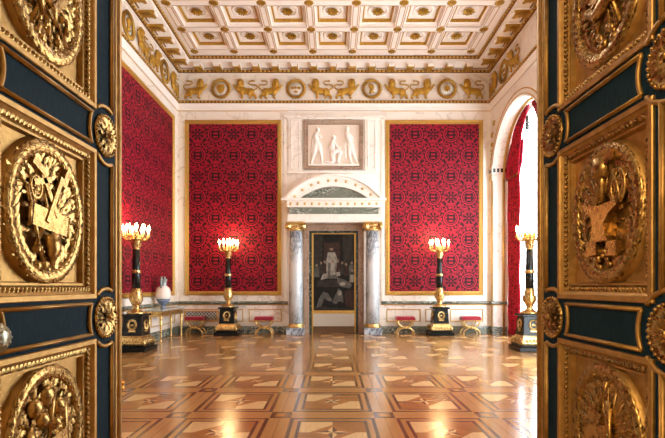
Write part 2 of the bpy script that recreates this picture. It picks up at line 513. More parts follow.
def beads(z, d, r, step, lo=6.5):
    for (a, b, fixed, ax) in ((XL + d, XR - d, YB - d, 0), (lo, YB - d, XL + d, 1), (lo, YB - d, XR - d, 1)):
        n = int((b - a) / step)
        for i in range(n):
            t = a + (i + .5) * (b - a) / n
            mb.ell((t, fixed, z) if ax == 0 else (fixed, t, z), r, 6, 4)
mb.mat = 2
beads(7.665, .10, (.042, .035, .035), .115); beads(6.778, .065, (.04, .03, .032), .105); beads(ZC - .05, .535, (.04, .03, .034), .105)
cornice = struct(mb.build('trim_1', ['white_plaster', 'frieze_ground', 'gilding']))
# modillion brackets under the soffit
def modillion_parts(parent):
    q = MB(); q.bbox(-.115, .115, -.19, .20, -.035, .01, .008); q.bbox(-.085, .085, -.215, -.17, -.108, -.03, .006)
    a = q.build('modillion', 'white_plaster', parent)
    sc = [(-.185, -.03), (-.195, -.08), (-.17, -.125), (-.12, -.125), (-.08, -.10), (0, -.075), (.10, -.085), (.16, -.10), (.20, -.09), (.20, -.03)]
    g = MB(Matrix(((0, 0, 1, 0), (1, 0, 0, 0), (0, 1, 0, 0), (0, 0, 0, 1)))); g.prism(sc, -.10, .10)
    g.T = Matrix.Translation((0, 0, -.10)) @ Matrix.Scale(-1, 4, (0, 0, 1))
    for k in range(5):
        y = .16 - k * .07
        for s_ in (-1, 1): g.leaf((0, y, 0), (s_ * .8, -.6, .1), (0, 0, 1), .11, .07, .03)
    g.build('acanthus_leaf', 'frieze_gold', a)
    return a
MX = [bx(q, 13.2) for q in (198.2 + 19.3 * i for i in range(15))]
m0 = modillion_parts(cornice); m0.location = (MX[0], YB - .29, 7.725)
mods = [m0]
for x in MX[1:]:
    c = copy_tree(m0, cornice); c.location = (x, YB - .29, 7.725)
for i in range(9):
    for s_ in (-1, 1):
        c = copy_tree(m0, cornice); y = YB - .66 - i * .566
        c.rotation_euler = (0, 0, s_ * PI / 2 * -1 if s_ > 0 else PI / 2)
        c.location = (XR - .29, y, 7.725) if s_ > 0 else (XL + .29, y, 7.725)

# ---------------------------------------------------------------- gilded lions and wreaths of the frieze
def lion_mesh(flip):
    q = MB(Matrix.Scale(-.885 if flip else .885, 4, (1, 0, 0)))
    ox = .42
    def P(x, y, z=.03): return (x - ox, y, z)
    q.tube([P(.16, .235), P(.22, .225), P(.33, .225), P(.45, .24), P(.56, .25), P(.62, .27)], [.075, .10, .092, .105, .125, .085], 10, flat=.55)
    q.ell(P(.20, .215, .03), (.085, .085, .05), 10, 6); q.ell(P(.57, .27, .035), (.085, .11, .06), 10, 6)
    q.ell(P(.58, .44, .045), (.125, .155, .06), 12, 8)                    # mane
    for k in range(14):
        a = 2 * PI * k / 14; q.ell(P(.585 + .095 * math.cos(a), .44 + .125 * math.sin(a), .05), (.032, .038, .03), 6, 4)
    q.ell(P(.60, .47, .095), (.055, .068, .045), 10, 6); q.ell(P(.607, .44, .125), (.03, .03, .03), 8, 6)
    q.ell(P(.55, .545, .08), (.022, .025, .02), 6, 4); q.ell(P(.655, .545, .08), (.022, .025, .02), 6, 4)
    q.tube([P(.53, .23, .05), P(.535, .13, .05), P(.52, .05, .05), P(.52, .03, .05)], [.075, .048, .036, .036], 8, flat=.7); q.ell(P(.545, .025, .055), (.05, .025, .035), 8, 6)
    q.tube([P(.60, .27, .06), P(.68, .27, .06), P(.75, .345, .06), P(.79, .39, .06)], [.075, .05, .038, .034], 8, flat=.7); q.ell(P(.805, .405, .06), (.035, .025, .03), 8, 6)
    q.tube([P(.24, .21, .05), P(.29, .14, .05), P(.245, .075, .05), P(.25, .03, .05)], [.09, .06, .036, .034], 8, flat=.7); q.ell(P(.275, .025, .05), (.048, .024, .03), 8, 6)
    q.tube([P(.19, .21, .03), P(.17, .13, .03), P(.085, .085, .03), P(.065, .03, .03)], [.09, .062, .036, .034], 8, flat=.7); q.ell(P(.09, .024, .03), (.046, .024, .03), 8, 6)
    tail = [(.17, .255), (.11, .285), (.05, .31), (.02, .35), (.03, .40), (.09, .425), (.18, .415), (.26, .42), (.31, .46), (.30, .51), (.24, .535), (.17, .53)]
    q.tube([P(a, b, .02) for a, b in tail], .02, 6); q.ell(P(.15, .53, .025), (.055, .026, .024), 8, 6)
    return q
lion_r = fuse(lion_mesh(False), 'lion_relief', 'frieze_gold', None, .011, 1)
lion_l = fuse(lion_mesh(True), 'lion_relief', 'frieze_gold', None, .011, 1)
used = {0: False, 1: False}
def put_lion(side, u, right, label):
    """right: walks towards the wall's local +x"""
    src = lion_r if right else lion_l; i = int(right)
    if used[i]: o = src.copy(); COL.objects.link(o)
    else: o = src; used[i] = True
    o.matrix_world = WALL(side, u, 6.86, .022)
    setp(o, label, 'lion relief', 'gilded lions on the frieze')
def leafy_ring(q, R, r, n, c=(0, 0, 0), ry=1.0, lw=.05, ll=.09):
    q.tube([(c[0] + R * math.cos(2 * PI * i / 40), c[1] + R * ry * math.sin(2 * PI * i / 40), c[2]) for i in range(40)], r, 8, True)
    for k in range(n):
        a = 2 * PI * k / n; p0 = Vector((R * math.cos(a), R * ry * math.sin(a), 0)); t = Vector((-math.sin(a) * R, math.cos(a) * R * ry, 0)).normalized()
        nn = Vector((p0.x, p0.y * 1.0, 0)).normalized()
        for s_ in (-.85, 0, .85):
            out = (nn * s_ + Vector((0, 0, 1)) * (1 - abs(s_) * .5)).normalized()
            q.leaf(Vector(c) + p0 + out * r * .8, t + out * .35 + nn * s_ * .3, out, ll, lw, r * .5)
def emblem(q, kind):
    if kind == 'shield':
        q.prism([(-.10, .12), (0, .135), (.10, .12), (.115, .02), (.07, -.09), (0, -.14), (-.07, -.09), (-.115, .02)], 0, .04)
        q.ell((0, .02, .04), (.07, .085, .03), 10, 6)
        for s_ in (-1, 1): q.leaf((s_ * .03, -.05, .04), (s_, 1, 0), (0, 0, 1), .1, .05, .02)
    elif kind == 'mask':
        for s_ in (-1, 1):
            for k in range(3): q.leaf((s_ * .02, .02 + k * .012, .02), (s_, .25 - .35 * k, 0), (0, 0, 1), .15, .06, .03)
        q.ell((0, .03, .03), (.02, .05, .03), 8, 6); q.ell((0, -.085, .02), (.065, .03, .03), 10, 6)
    elif kind == 'head':
        q.ell((-.005, .05, .03), (.075, .085, .05), 12, 8); q.ell((.055, .045, .03), (.025, .02, .03), 8, 6); q.ell((.04, -.005, .03), (.035, .03, .03), 8, 6)
        q.tube([(-.01, .02, .03), (-.015, -.06, .03), (.0, -.13, .03)], [.05, .05, .085], 10, flat=.5); q.ell((-.04, .075, .035), (.06, .07, .05), 10, 6)
    else:
        for k in range(9):
            a = 2 * PI * k / 9; q.leaf((0, .01, .02), (math.cos(a), math.sin(a), .1), (0, 0, 1), .125, .06, .03)
        q.ell((0, .01, .035), .035, 8, 6)
def put_wreath(side, u, kind, label):
    t = thing('wreath_relief', label, 'wreath', WALL(side, u, 6.87, .0), 'gilded wreaths on the frieze')
    q = MB(); leafy_ring(q, .252, .03, 34, (0, .30, .03), 1.0, .04, .07); q.build('laurel_ring', 'frieze_gold', t)
    q = MB(); q.lathe([(.20, 0), (.20, .012), (.0, .02)], (0, 0, 0), 28); 
    d = MB(Matrix.Translation((0, .30, 0))); d.lathe([(.235, 0), (.235, .012), (.001, .014)], n=28); d.build('disc', 'relief_stone', t)
    e = MB(Matrix.Translation((0, .30, .01))); emblem(e, kind); e.build('emblem', 'frieze_gold', t)
kinds = ('shield', 'mask', 'head', 'flower')
names = {'shield': 'shield', 'mask': 'winged mask', 'head': 'profile head', 'flower': 'flower'}
for kk, px in zip(kinds, (221, 296, 371.7, 446.8)):
    x = bx(px)
    put_wreath('back', x, kk, f'round gilded laurel wreath around a {names[kk]} on the back frieze')
    put_lion('back', x - .73, True, f'gilded lion relief left of the {names[kk]} wreath on the back frieze, facing right')
    put_lion('back', x + .73, False, f'gilded lion relief right of the {names[kk]} wreath on the back frieze, facing left')
for side, wn in (('left', 'left wall'), ('right', 'right wall')):
    for i, Y in enumerate((12.42, 10.21)):
        if side == 'right' and i == 1: continue
        where = 'nearest the back corner' if i == 0 else 'partly hidden by the open door'
        put_wreath(side, Y, kinds[(i + 1) % 4], f'gilded laurel wreath on the {wn} frieze, {where}')
        far, near = (True, False)
        s = 1 if side == 'left' else -1
        # lion beyond the wreath walks back towards it, the nearer one walks away from the camera
        put_lion(side, Y + .73, side != 'left', f'gilded lion relief on the {wn} frieze, ' + ('in the corner beyond the first wreath' if i == 0 else 'beyond the wreath at the door edge'))
        if i == 0:
            put_lion(side, Y - .73, side == 'left', f'gilded lion relief on the {wn} frieze, on the near side of the first wreath')

# ---------------------------------------------------------------- skirting, dado rail, dado frames
CL, CR = bx(286.5), bx(383.0)         # columns' outer edges
left_path = [(CL + .05, YB), (XL, YB), (XL, YF)]
right_path = [(XR + .38, WC[0] + WR), (XR, WC[0] + WR), (XR, YB), (CR - .05, YB)]
def runs(prof, mat, name, extra=()):
    mb = MB(); mb.sweep(right_path, prof); mb.sweep(left_path, prof)
    for a, b in ((WC[1] + WR, WC[0] - WR), (YF, WC[1] - WR)): mb.sweep([(XR, a), (XR, b)], prof)
    return struct(mb.build(name, mat))
runs([(0, 0), (.035, 0), (.035, .17), (.02, .20), (0, .205)], 'grey_green_marble', 'baseboard_back')
runs([(0, bz(303.8)), (.05, bz(303.8)), (.065, bz(303.2)), (.065, bz(301.6)), (.05, bz(301.2)), (0, bz(301.2))], 'grey_green_marble', 'trim_2')
runs([(0, bz(305.0)), (.03, bz(304.9)), (.035, bz(304.2)), (0, bz(303.9))], 'gilding', 'trim_3')
runs([(0, bz(111.8)), (.015, bz(111.6)), (.02, bz(110.9)), (0, bz(110.6))], 'gilding', 'trim_4')
TN = [4]
def trim(q, mats): TN[0] += 1; return struct(q.build(f'trim_{TN[0]}', mats))
DP = [(0, 0), (0, .012), (.012, .018), (.026, .012), (.026, 0)]
for a, b in ((184.3, 218.7), (222, 243.5), (249, 282), (386.6, 420.7), (425.5, 445), (450, 483)):
    q = MB(WALL('back', 0, 0)); q.frame(bx(a), bx(b), bz(321.6), bz(309), DP); trim(q, 'gilding')
for a, b in ((11.55, 13.28), (9.6, 11.3)):
    q = MB(WALL('left', 0, 0)); q.frame(a, b, bz(321.6), bz(309), DP); trim(q, 'gilding')
# corner pilaster strips and flat panels of the centre bay
q = MB(WALL('back', 0, 0))
for a, b in ((288.8, 302.2), (365.0, 378.2)):
    q.box(bx(a), bx(b), bz(171.5), bz(118.5), 0, .05)
    q.frame(bx(a) + .07, bx(b) - .07, bz(169.5), bz(121), [(0, .05), (0, .062), (.02, .066), (.03, .05)])
trim(q, 'pale_marble')
q = MB(WALL('back', 0, 0)); q.box(bx(284), bx(383), bz(118.6), bz(116.2), 0, .10); q.box(bx(287), bx(380), bz(120), bz(118.6), 0, .06)
q.box(bx(287), bx(380), bz(174), bz(171.3), 0, .07); q.box(bx(284), bx(286.3), bz(300), bz(120), 0, .03); q.box(bx(381.5), bx(384), bz(300), bz(120), 0, .03)
trim(q, 'pale_marble')

# archivolts, imposts and reveals of the windows
for n, c in enumerate(WC):
    q = MB(TR)
    def arc(r, k=40): return [(c + r * math.cos(PI * i / k), WS + r * math.sin(PI * i / k)) for i in range(k + 1)]
    o_, i_ = arc(1.84), arc(1.66)
    q.mat = 0; q.prism(o_ + i_[::-1], XR - .035, XR + .01)
    q.mat = 1
    q.tube([(a, b, XR - .035) for a, b in arc(1.82)], .018, 6); q.tube([(a, b, XR - .03) for a, b in arc(1.70)], .014, 6)
    q.tube([(a, b, XR + .29) for a, b in arc(1.62)], .034, 6)
    for s_ in (-1, 1):
        q.tube([(c + s_ * 1.70, z, XR - .03) for z in (.2, 2.2, WS)], .014, 6)
        q.tube([(c + s_ * 1.62, z, XR + .29) for z in (.0, 2.2, WS)], .034, 6)
    arch_trim = trim(q, ['pale_marble', 'gilding'])
    for s_ in (-1, 1):
        q = MB(TR); y0, y1 = sorted((c + s_ * 1.60, c + s_ * 1.86))
        q.mat = 0; q.bbox(y0, y1, WS + .17, WS + .40, XR - .06, XR + .43, .01)
        q.mat = 1
        for t in range(4): q.bbox(y0 - .004, y1 + .004, WS + .225, WS + .34, XR - .03 + t * .11, XR + .05 + t * .11, .008)
        for t in range(2): q.bbox(y0 + .03 + t * .11, y0 + .11 + t * .11, WS + .225, WS + .34, XR - .066, XR - .05, .004)
        q.build('impost', ['pale_marble', 'dark_marble'], arch_trim)
# the little gilded tendril ornament beside the first arch
q = MB(WALL('right', 0, 0))
def tendril(Y, z, r, s_):
    pts = [(-(Y) + s_ * r * (1 - t / 26) * math.cos(t * .42), z + r * (1 - t / 26) * math.sin(t * .42), .02) for t in range(24)]
    q.tube(pts, .014, 6)
tendril(13.36, 5.75, .10, 1); tendril(13.36, 5.48, .08, -1); tendril(13.2, 6.05, .09, 1)
q.T = WALL('right', 0, 0)
for k in range(6): q.leaf((-13.42 + .02 * (k % 2), 4.75 + k * .13, .01), (.15 if k % 2 else -.15, 1, .1), (0, 0, 1), .13, .06, .03)
trim(q, 'gilding')

# windows: frame, glazing bars, glass
for n, c in enumerate(WC):
    q = MB(TR)
    out = [(c + WR, 0)] + [(c + WR * math.cos(PI * i / 32), WS + WR * math.sin(PI * i / 32)) for i in range(33)] + [(c - WR, 0)]
    r2 = WR - .09
    inn = [(c + r2, .1)] + [(c + r2 * math.cos(PI * i / 32), WS + r2 * math.sin(PI * i / 32)) for i in range(33)] + [(c - r2, .1)]
    for i in range(len(out)):
        j = (i + 1) % len(out); q.prism([out[i], out[j], inn[j], inn[i]], XR + .48, XR + .54)
    for y in (-.62, .80): q.box(c + y - .035, c + y + .035, .1, WS + .5 * WR * 1.2, XR + .49, XR + .53)
    w = struct(q.build(f'window_{n + 1}', 'white_paint'))
    g = MB(TR); g.prism(inn, XR + .505, XR + .515); g.build('pane', 'window_glass', w)

# ================================================================== DOOR LEAVES
def door_leaf(idx, X, sgn, label, trophies):
    """local frame: x = along depth (0 at the hinge, 1 at the free edge), y = up, z = towards the axis of the doorway"""
    T = Matrix(((0, 0, sgn), (1, 0, 0), (0, 1, 0))).to_4x4(); T.translation = (X, 1.12, 0)
    d = bpy.data.objects.new(f'door_{idx}', None); COL.objects.link(d)
    d.location = (X, 1.12, 0); d['label'] = label; d['category'] = 'door'; d['kind'] = 'structure'
    T = Matrix(((0, 0, sgn), (1, 0, 0), (0, 1, 0))).to_4x4()
    PZ = [1.636 + .775 * k for k in (-1, 0, 1)]; RZ = [1.636 + .775 * (k + .5) for k in (-2, -1, 0, 1)]
    UC, FH = (.4785, .2875) if idx == 1 else (.5115, .2855); FV = .306
    q = MB(T)
    q.box(0, .94, .015, 3.15, -.07, -.045)
    ua, ub = UC - FH + .01, UC + FH - .01; cuts = [.015] + [z_ + e_ for z_ in PZ for e_ in (-FV + .01, FV - .01)] + [3.15]
    q.box(0, ua, .015, 3.15, -.045, 0); q.box(ub, .94, .015, 3.15, -.045, 0)
    for i in range(0, len(cuts), 2): q.box(ua, ub, cuts[i], cuts[i + 1], -.045, 0)
    q.build('leaf_board', 'door_paint', d)
    q = MB(T)
    q.bbox(.94, 1.005, .015, 3.15, -.075, .003, .004)
    q.tube([(.972, .02, -.006), (.972, 3.14, -.006)], .018, 10)
    q.build('edge_astragal', 'door_gold', d)
    # outer gold line of the stiles and inset mouldings of stiles and rails
    q = MB(T); w = .009
    def bar(u0, v0, u1, v1, r=w):
        q.tube([(u0, v0, .004), (u1, v1, .004)], r, 6)
        q.tube([(u0, v0, .012), (u1, v1, .012)], r * .5, 6)
    def arc_bar(uc, vc, R, a0, a1, r=w):
        pts = [(uc + R * math.cos(a0 + (a1 - a0) * i / 14), vc + R * math.sin(a0 + (a1 - a0) * i / 14), .005) for i in range(15)]
        q.tube(pts, r, 6)
    RF, RN = .849, (.10 if idx == 1 else .160); RR = .122
    ul, ur = .898, (.12 if idx == 1 else .19)
    def stop(line, uc): return math.sqrt(max(RR ** 2 - (line - uc) ** 2, 0))
    zs = [.03] + RZ + [3.12]
    for line, uc in ((ul, RF), (ur, RN)):
        h = stop(line, uc); prev = .03
        for z in RZ:
            bar(line, prev, line, z - h); prev = z + h
        bar(line, prev, line, 3.12)
    for z in RZ:
        for uc, s_ in ((RF, 1), (RN, -1)):
            e = math.acos((ul - RF) / RR)
            if s_ > 0: arc_bar(uc, z, RR, e, PI * .72); arc_bar(uc, z, RR, -e, -PI * .72)
            else: arc_bar(uc, z, RR, PI * .22, PI * .75); arc_bar(uc, z, RR, -PI * .22, -PI * .75)
        # rail inset with hollowed ends
        hv = .062; e2 = math.asin(hv / (RR + .01)); L = RR + .012
        c0 = L * math.cos(e2)
        for s_ in (-1, 1):
            bar(RN + c0, z + s_ * hv, RF - c0, z + s_ * hv, .008)
        arc_bar(RF, z, L, PI - e2, PI + e2, .008); arc_bar(RN, z, L, -e2, e2, .008)
    q.build('gilt_moulding', 'door_gold', d)
    # carved frames
    for n, z in enumerate(PZ):
        q = MB(T); u0, u1, v0, v1 = UC - FH, UC + FH, z - FV, z + FV
        q.frame(u0, u1, v0, v1, [(0, 0), (0, .007), (.003, .010), (.019, .010), (.022, .004), (.052, -.022), (.054, -.015), (.062, -.015), (.067, -.034)])
        fr = q.build('panel_frame', 'door_gold', d)
        q = MB(T)
        def orn(u, v, du, dv):
            c = Vector((u, v, -.008)); t = Vector((du, dv, 0)); nn = Vector((-dv, du, 0))
            q.leaf(c - t * .012 - nn * .012, t * .7 + nn * .7, (nn.x * .4, nn.y * .4, 1), .034, .018, .010)
            q.ell(c + nn * .005, (.0075, .0075, .008), 6, 4)
        n_u, n_v = 26, 28
        for i in range(n_u):
            u = u0 + .03 + (i + .5) * (u1 - u0 - .06) / n_u; orn(u, v0 + .037, 1, 0); orn(u, v1 - .037, -1, 0)
        for i in range(n_v):
            v = v0 + .03 + (i + .5) * (v1 - v0 - .06) / n_v; orn(u1 - .037, v, 0, 1); orn(u0 + .037, v, 0, -1)
        q.build('carved_band', 'door_gold_carved', fr)
        q = MB(T); q.box(u0 + .06, u1 - .06, v0 + .06, v1 - .06, -.044, -.033); q.build('panel_ground', 'door_gold', fr)
        medallion(d, T, .484 if idx == 1 else .509, z, trophies[n], 1.09 if idx == 1 else 1.04)
    for z in RZ:
        for uc in (RF, RN): roundel(d, T, uc, z)
    if idx == 1:
        q = MB(T @ Matrix.Translation((.152, 1.238, 0)))
        q.lathe([(.03, 0), (.03, .006), (.012, .012), (.012, .03), (.03, .036), (.038, .05), (.034, .064), (.018, .072), (.001, .074)], n=22)
        for k in range(14): a = 2 * PI * k / 14; q.ell((.036 * math.cos(a), .036 * math.sin(a), .05), .007, 6, 4)
        for k in range(9): a = 2 * PI * k / 9; q.ell((.022 * math.cos(a), .022 * math.sin(a), .068), .006, 6, 4)
        q.build('door_knob', 'knob_metal', d)['label'] = 'silvery beaded door knob'
    return d
def roundel(d, T, u, v):
    q = MB(T @ Matrix.Translation((u, v, 0)) @ Matrix.Diagonal((.95, .95, 1, 1)))
    q.lathe([(.094, 0), (.096, .006), (.09, .011), (.082, .009), (.078, .006), (.05, .012), (.001, .016)], n=28)
    for k in range(28):
        a = 2 * PI * k / 28; q.ell((.087 * math.cos(a), .087 * math.sin(a), .009), .008, 6, 4)
    for k in range(10):
        a = 2 * PI * k / 10; dd = (math.cos(a), math.sin(a), .1); q.leaf((dd[0] * .025, dd[1] * .025, .011), dd, (0, 0, 1), .052, .03, .010)
        a += PI / 10; dd = (math.cos(a), math.sin(a), .3); q.leaf((dd[0] * .012, dd[1] * .012, .015), dd, (0, 0, 1), .036, .022, .009)
    q.ell((0, 0, .022), (.015, .015, .010), 8, 6)
    q.build('roundel', 'door_gold_carved', d)
def medallion(d, T, u, v, kind, wide):
    B = T @ Matrix.Translation((u - .012, v, -.034)) @ Matrix.Diagonal((wide, 1.05, 1, 1)); RY = .212 / .178
    q = MB(B)
    # shallow oval dish and its raised rim
    n = 44; vs, fs = [], []
    prof = [(1.15, .0), (1.13, .014), (1.07, .026), (1.0, .030), (.93, .026), (.87, .014), (.85, .003), (.4, .006), (.001, .008)]
    for a, w in prof:
        for i in range(n): g = 2 * PI * i / n; vs.append((.178 * a * math.cos(g), .212 * a * math.sin(g), w))
    for j in range(len(prof) - 1):
        for i in range(n): k = (i + 1) % n; fs.append((j * n + i, j * n + k, j * n + n + k, j * n + n + i))
    q.add(vs, fs, True)
    me = q.build('medallion', 'door_gold', d)
    q = MB(B @ Matrix.Diagonal((1, 1, .72, 1)))
    rnd = random.Random(hash(kind) % 7 + 3 if False else sum(map(ord, kind)))
    for k in range(46):           # wreath of overlapping leaves on the rim
        g = 2 * PI * k / 46; p0 = Vector((.178 * math.cos(g), .212 * math.sin(g), .02)); t = Vector((-math.sin(g) * .178, math.cos(g) * .212, 0)).normalized(); nn = Vector((t.y, -t.x, 0))
        for s_ in (-1.6, -.7, .2, 1, 1.7):
            out = (nn * s_ * .6 + Vector((0, 0, 1))).normalized()
            q.leaf(p0 + nn * s_ * .012 + Vector((0, 0, .022 - abs(s_) * .004)) + t * rnd.uniform(-.008, .008), t - nn * s_ * .12 + Vector((0, 0, .02)), out, .042, .017, .008)
        if k % 3 == 0: q.ell(p0 + nn * rnd.choice((-.012, .012)) + Vector((0, 0, .018)), .008, 6, 4)
    q.build('laurel_wreath', 'door_gold_carved', me)
    q = MB(B @ Matrix.Diagonal((1.2, 1.2, .8, 1)))
    def stick(a, b, r, n_=8): q.tube([(a[0], a[1], a[2] if len(a) > 2 else .03), (b[0], b[1], b[2] if len(b) > 2 else .03)], r, n_)
    def slab(cx, cy, w, h, ang, z0, z1):
        c, s_ = math.cos(ang), math.sin(ang)
        q.prism([(cx + c * x - s_ * y, cy + s_ * x + c * y) for x, y in ((-w, -h), (w, -h), (w, h), (-w, h))], z0, z1)
    def spray(cx, cy, ang, L, m, wid=.022):
        dx, dy = math.cos(ang), math.sin(ang); stick((cx, cy), (cx + dx * L, cy + dy * L), .004, 6)
        for k in range(m):
            t = (k + .5) / m
            for s_ in (-1, 1): q.leaf((cx + dx * L * t, cy + dy * L * t, .022), (dx - dy * s_ * .8, dy + dx * s_ * .8, .12), (0, 0, 1), .045, wid, .011)
        q.leaf((cx + dx * L, cy + dy * L, .022), (dx, dy, .1), (0, 0, 1), .04, wid, .012)
    for k in range(90):            # ground of small leaves
        g = rnd.uniform(0, 2 * PI); h_ = math.sqrt(rnd.uniform(.02, 1)) ; p0 = (.118 * h_ * math.cos(g), .145 * h_ * math.sin(g), rnd.uniform(.010, .022))
        g2 = g + rnd.uniform(-.9, .9); q.leaf(p0, (math.cos(g2), math.sin(g2), .1), (0, 0, 1), rnd.uniform(.03, .05), .02, .010)
    # branches of leaves rise from the foot on both sides
    for s_ in (-1, 1):
        for k in range(9):
            g = -PI / 2 + s_ * (.25 + k * .21); p0 = Vector((.128 * math.cos(g), .158 * math.sin(g), .016)); t = Vector((-math.sin(g) * s_, math.cos(g) * s_, 0))
            for o_ in (-.7, .15, .8): q.leaf(p0, t + Vector((math.cos(g), math.sin(g), 0)) * o_ + Vector((0, 0, .14)), (0, 0, 1), .055, .026, .012)
    for k in range(14):
        q.ell((rnd.uniform(-.05, .05), -.12 + rnd.uniform(-.03, .025), .022 + rnd.uniform(0, .012)), (rnd.uniform(.008, .017),) * 3, 7, 5)
    if kind == 'anvil':
        body = [(-.065, .056), (-.092, .046), (-.05, .026), (-.026, .0), (-.035, -.035), (-.046, -.048), (.042, -.048), (.034, -.035), (.026, .0), (.038, .03), (.07, .045), (.078, .066), (.0, .052)]
        q.prism([(x, y - .03) for x, y in body], .01, .06); slab(-.055, -.10, .022, .02, .05, .01, .055); slab(.04, -.095, .025, .02, -.05, .01, .055)
        q.lathe([(.027, 0), (.027, .05), (.024, .055), (.02, .055), (.02, .1)], n=14) if False else None
        stick((.01, .03, .04), (.01, .15, .035), .02, 12); stick((.01, .10, .035), (.01, .155, .035), .034, 12)
        q.tube([(-.06 + .03 * math.cos(2 * PI * i / 16), .065 + .045 * math.sin(2 * PI * i / 16), .03) for i in range(16)], .009, 6, True)
        for k in range(7): spray(-.02 + k * .01, .03, 2.5 - k * .36, .10, 4)
        stick((-.08, .0), (-.03, .14), .009); slab(-.028, .145, .03, .012, -.3, .02, .05)
    elif kind == 'tools':
        slab(.008, -.022, .075, .028, -.12, .028, .040); stick((-.080, -.045, .036), (-.072, .02, .036), .007); stick((.082, -.062, .036), (.09, .0, .036), .007)
        stick((-.04, .12), (.04, -.12), .007); stick((.07, .11), (-.06, -.11), .008); stick((-.085, .06), (-.02, -.14), .008)
        slab(-.045, .115, .028, .010, -.5, .02, .045); slab(.072, .108, .010, .028, -.5, .02, .045)
        slab(0, .05, .007, .07, .55, .03, .042); slab(.02, .04, .007, .075, -.45, .034, .046); slab(-.03, .08, .036, .008, .3, .028, .042)
        q.tube([(-.05 + .022 * math.cos(2 * PI * i / 14), .06 + .03 * math.sin(2 * PI * i / 14), .032) for i in range(14)], .006, 6, True)
        stick((-.07, -.01), (-.04, .09), .006); stick((.03, .01), (.06, .07), .009)
        for k in range(5): spray(-.02, .02, 1.2 + k * .35, .12, 4)
        q.tube([(.005, -.06, .04), (.01, -.10, .045), (.012, -.15, .03)], [.03, .026, .006], 12)
        for k in range(4): spray(.02, -.02, 1.1 - k * .35, .12, 4)
    elif kind == 'arms':
        stick((-.10, .14), (.08, -.12), .011); stick((.10, .15), (-.07, -.13), .011); stick((0, .17), (0, -.14), .012)
        slab(-.02, .02, .055, .016, -.9, .03, .05); slab(.03, -.03, .06, .012, .9, .03, .05)
        q.ell((0, .02, .02), (.055, .065, .03), 14, 8)
        for k in range(10): spray(0, .0, 2 * PI * k / 10 + .2, .11, 4)
        q.tube([(-.06, .09, .04), (-.02, .11, .05), (.03, .09, .04), (.06, .05, .03)], [.012, .02, .02, .008], 8)
        for k in range(3): q.tube([(-.08 + k * .06, -.02 - k * .02, .04), (-.05 + k * .06, -.05, .05), (-.03 + k * .05, -.09, .04)], .011, 8)
    elif kind == 'still':
        for (x, y, s_) in ((-.05, .09, .03), (.0, .11, .034), (.05, .07, .03), (-.02, .05, .026), (.03, .03, .022)):
            q.lathe([(s_ * .3, 0), (s_ * .9, .008), (s_, .02), (s_ * .5, .035), (.002, .042)], (x, y, .012), 12)
        q.tube([(-.07, .05, .03), (-.085, .0, .045), (-.07, -.06, .04)], [.012, .02, .012], 8); slab(.03, -.05, .045, .05, .2, .02, .05); stick((.07, .09), (.085, -.08), .013)
        stick((-.02, .0, .04), (-.035, -.11, .04), .018); stick((.0, -.01, .035), (.03, .13, .03), .008)
        for k in range(9): spray(0, .02, 2 * PI * k / 9, .12, 4)
    elif kind == 'book':
        slab(.015, -.04, .05, .065, -.12, .02, .055); stick((-.03, .10, .04), (-.035, -.12, .04), .012)
        stick((.02, .06, .03), (-.01, .15, .03), .008); slab(.03, .045, .03, .016, .2, .02, .05)
        for k in range(11): spray(-.01, .0, .3 + k * .27, .135, 5, .03)
    else:                                                    # spears and banner
        stick((-.07, -.12), (.06, .17), .010); stick((.05, -.12), (-.08, .16), .010); slab(-.01, .0, .05, .03, .5, .03, .05)
        slab(.04, .07, .025, .05, -.4, .02, .045); q.tube([(-.10, .03, .03), (-.05, -.03, .05), (.02, -.05, .045), (.09, -.01, .03)], [.012, .022, .022, .01], 8)
        for k in range(9): spray(0, .02, 2 * PI * k / 9 + .3, .115, 4)
    q.build('trophy', 'door_gold_carved', me)
door_leaf(1, -.975, 1, 'open left door leaf, dark blue with gilded oval medallions', ('still', 'tools', 'arms'))
door_leaf(2, .945, -1, 'open right door leaf, dark blue with gilded oval medallions', ('book', 'anvil', 'spears'))

# ================================================================== WALL PANELS OF RED DAMASK
FP = [(0, 0), (0, .03), (.012, .045), (.03, .05), (.05, .035), (.07, .055), (.085, .055), (.105, .02), (.118, .018), (.118, .005)]
def damask_panel(side, u0, u1, v0, v1, mat, label):
    T = WALL(side, (u0 + u1) / 2, v0)
    t = thing('damask_panel', label, 'wall panel', T, 'red damask wall panels')
    h = v1 - v0; w = (u1 - u0) / 2
    q = MB(); q.frame(-w, w, 0, h, FP)
    nb = int(h / .1)
    for i in range(nb):
        for s_ in (-1, 1): q.ell((s_ * (w - .05), .05 + (i + .5) * (h - .1) / nb, .04), (.02, .035, .02), 6, 4)
    nb = int(2 * w / .1)
    for i in range(nb):
        for y in (.05, h - .05): q.ell((-w + .05 + (i + .5) * (2 * w - .1) / nb, y, .04), (.035, .02, .02), 6, 4)
    q.build('frame', 'gilding', t)
    # the silk keeps wall coordinates so that its pattern stays true to size
    q = MB(WALL(side, 0, 0)); s = 1 if side != 'right' else -1
    q.box(u0 + .1, u1 - .1, v0 + .1, v1 - .1, 0, .012)
    f = q.build('silk', mat, t); f.matrix_parent_inverse = T.inverted()
damask_panel('back', bx(185.2), bx(281.6), bz(295.3), bz(120.2), 'damask_left', 'gilt-framed red damask panel on the back wall, left of the doorway')
damask_panel('back', bx(385.5), bx(483), bz(295.3), bz(120.2), 'damask_right', 'gilt-framed red damask panel on the back wall, right of the doorway')
damask_panel('left', 3.0, 13.19, bz(295.3), bz(120.2), 'damask_side', 'long gilt-framed red damask panel on the left wall')

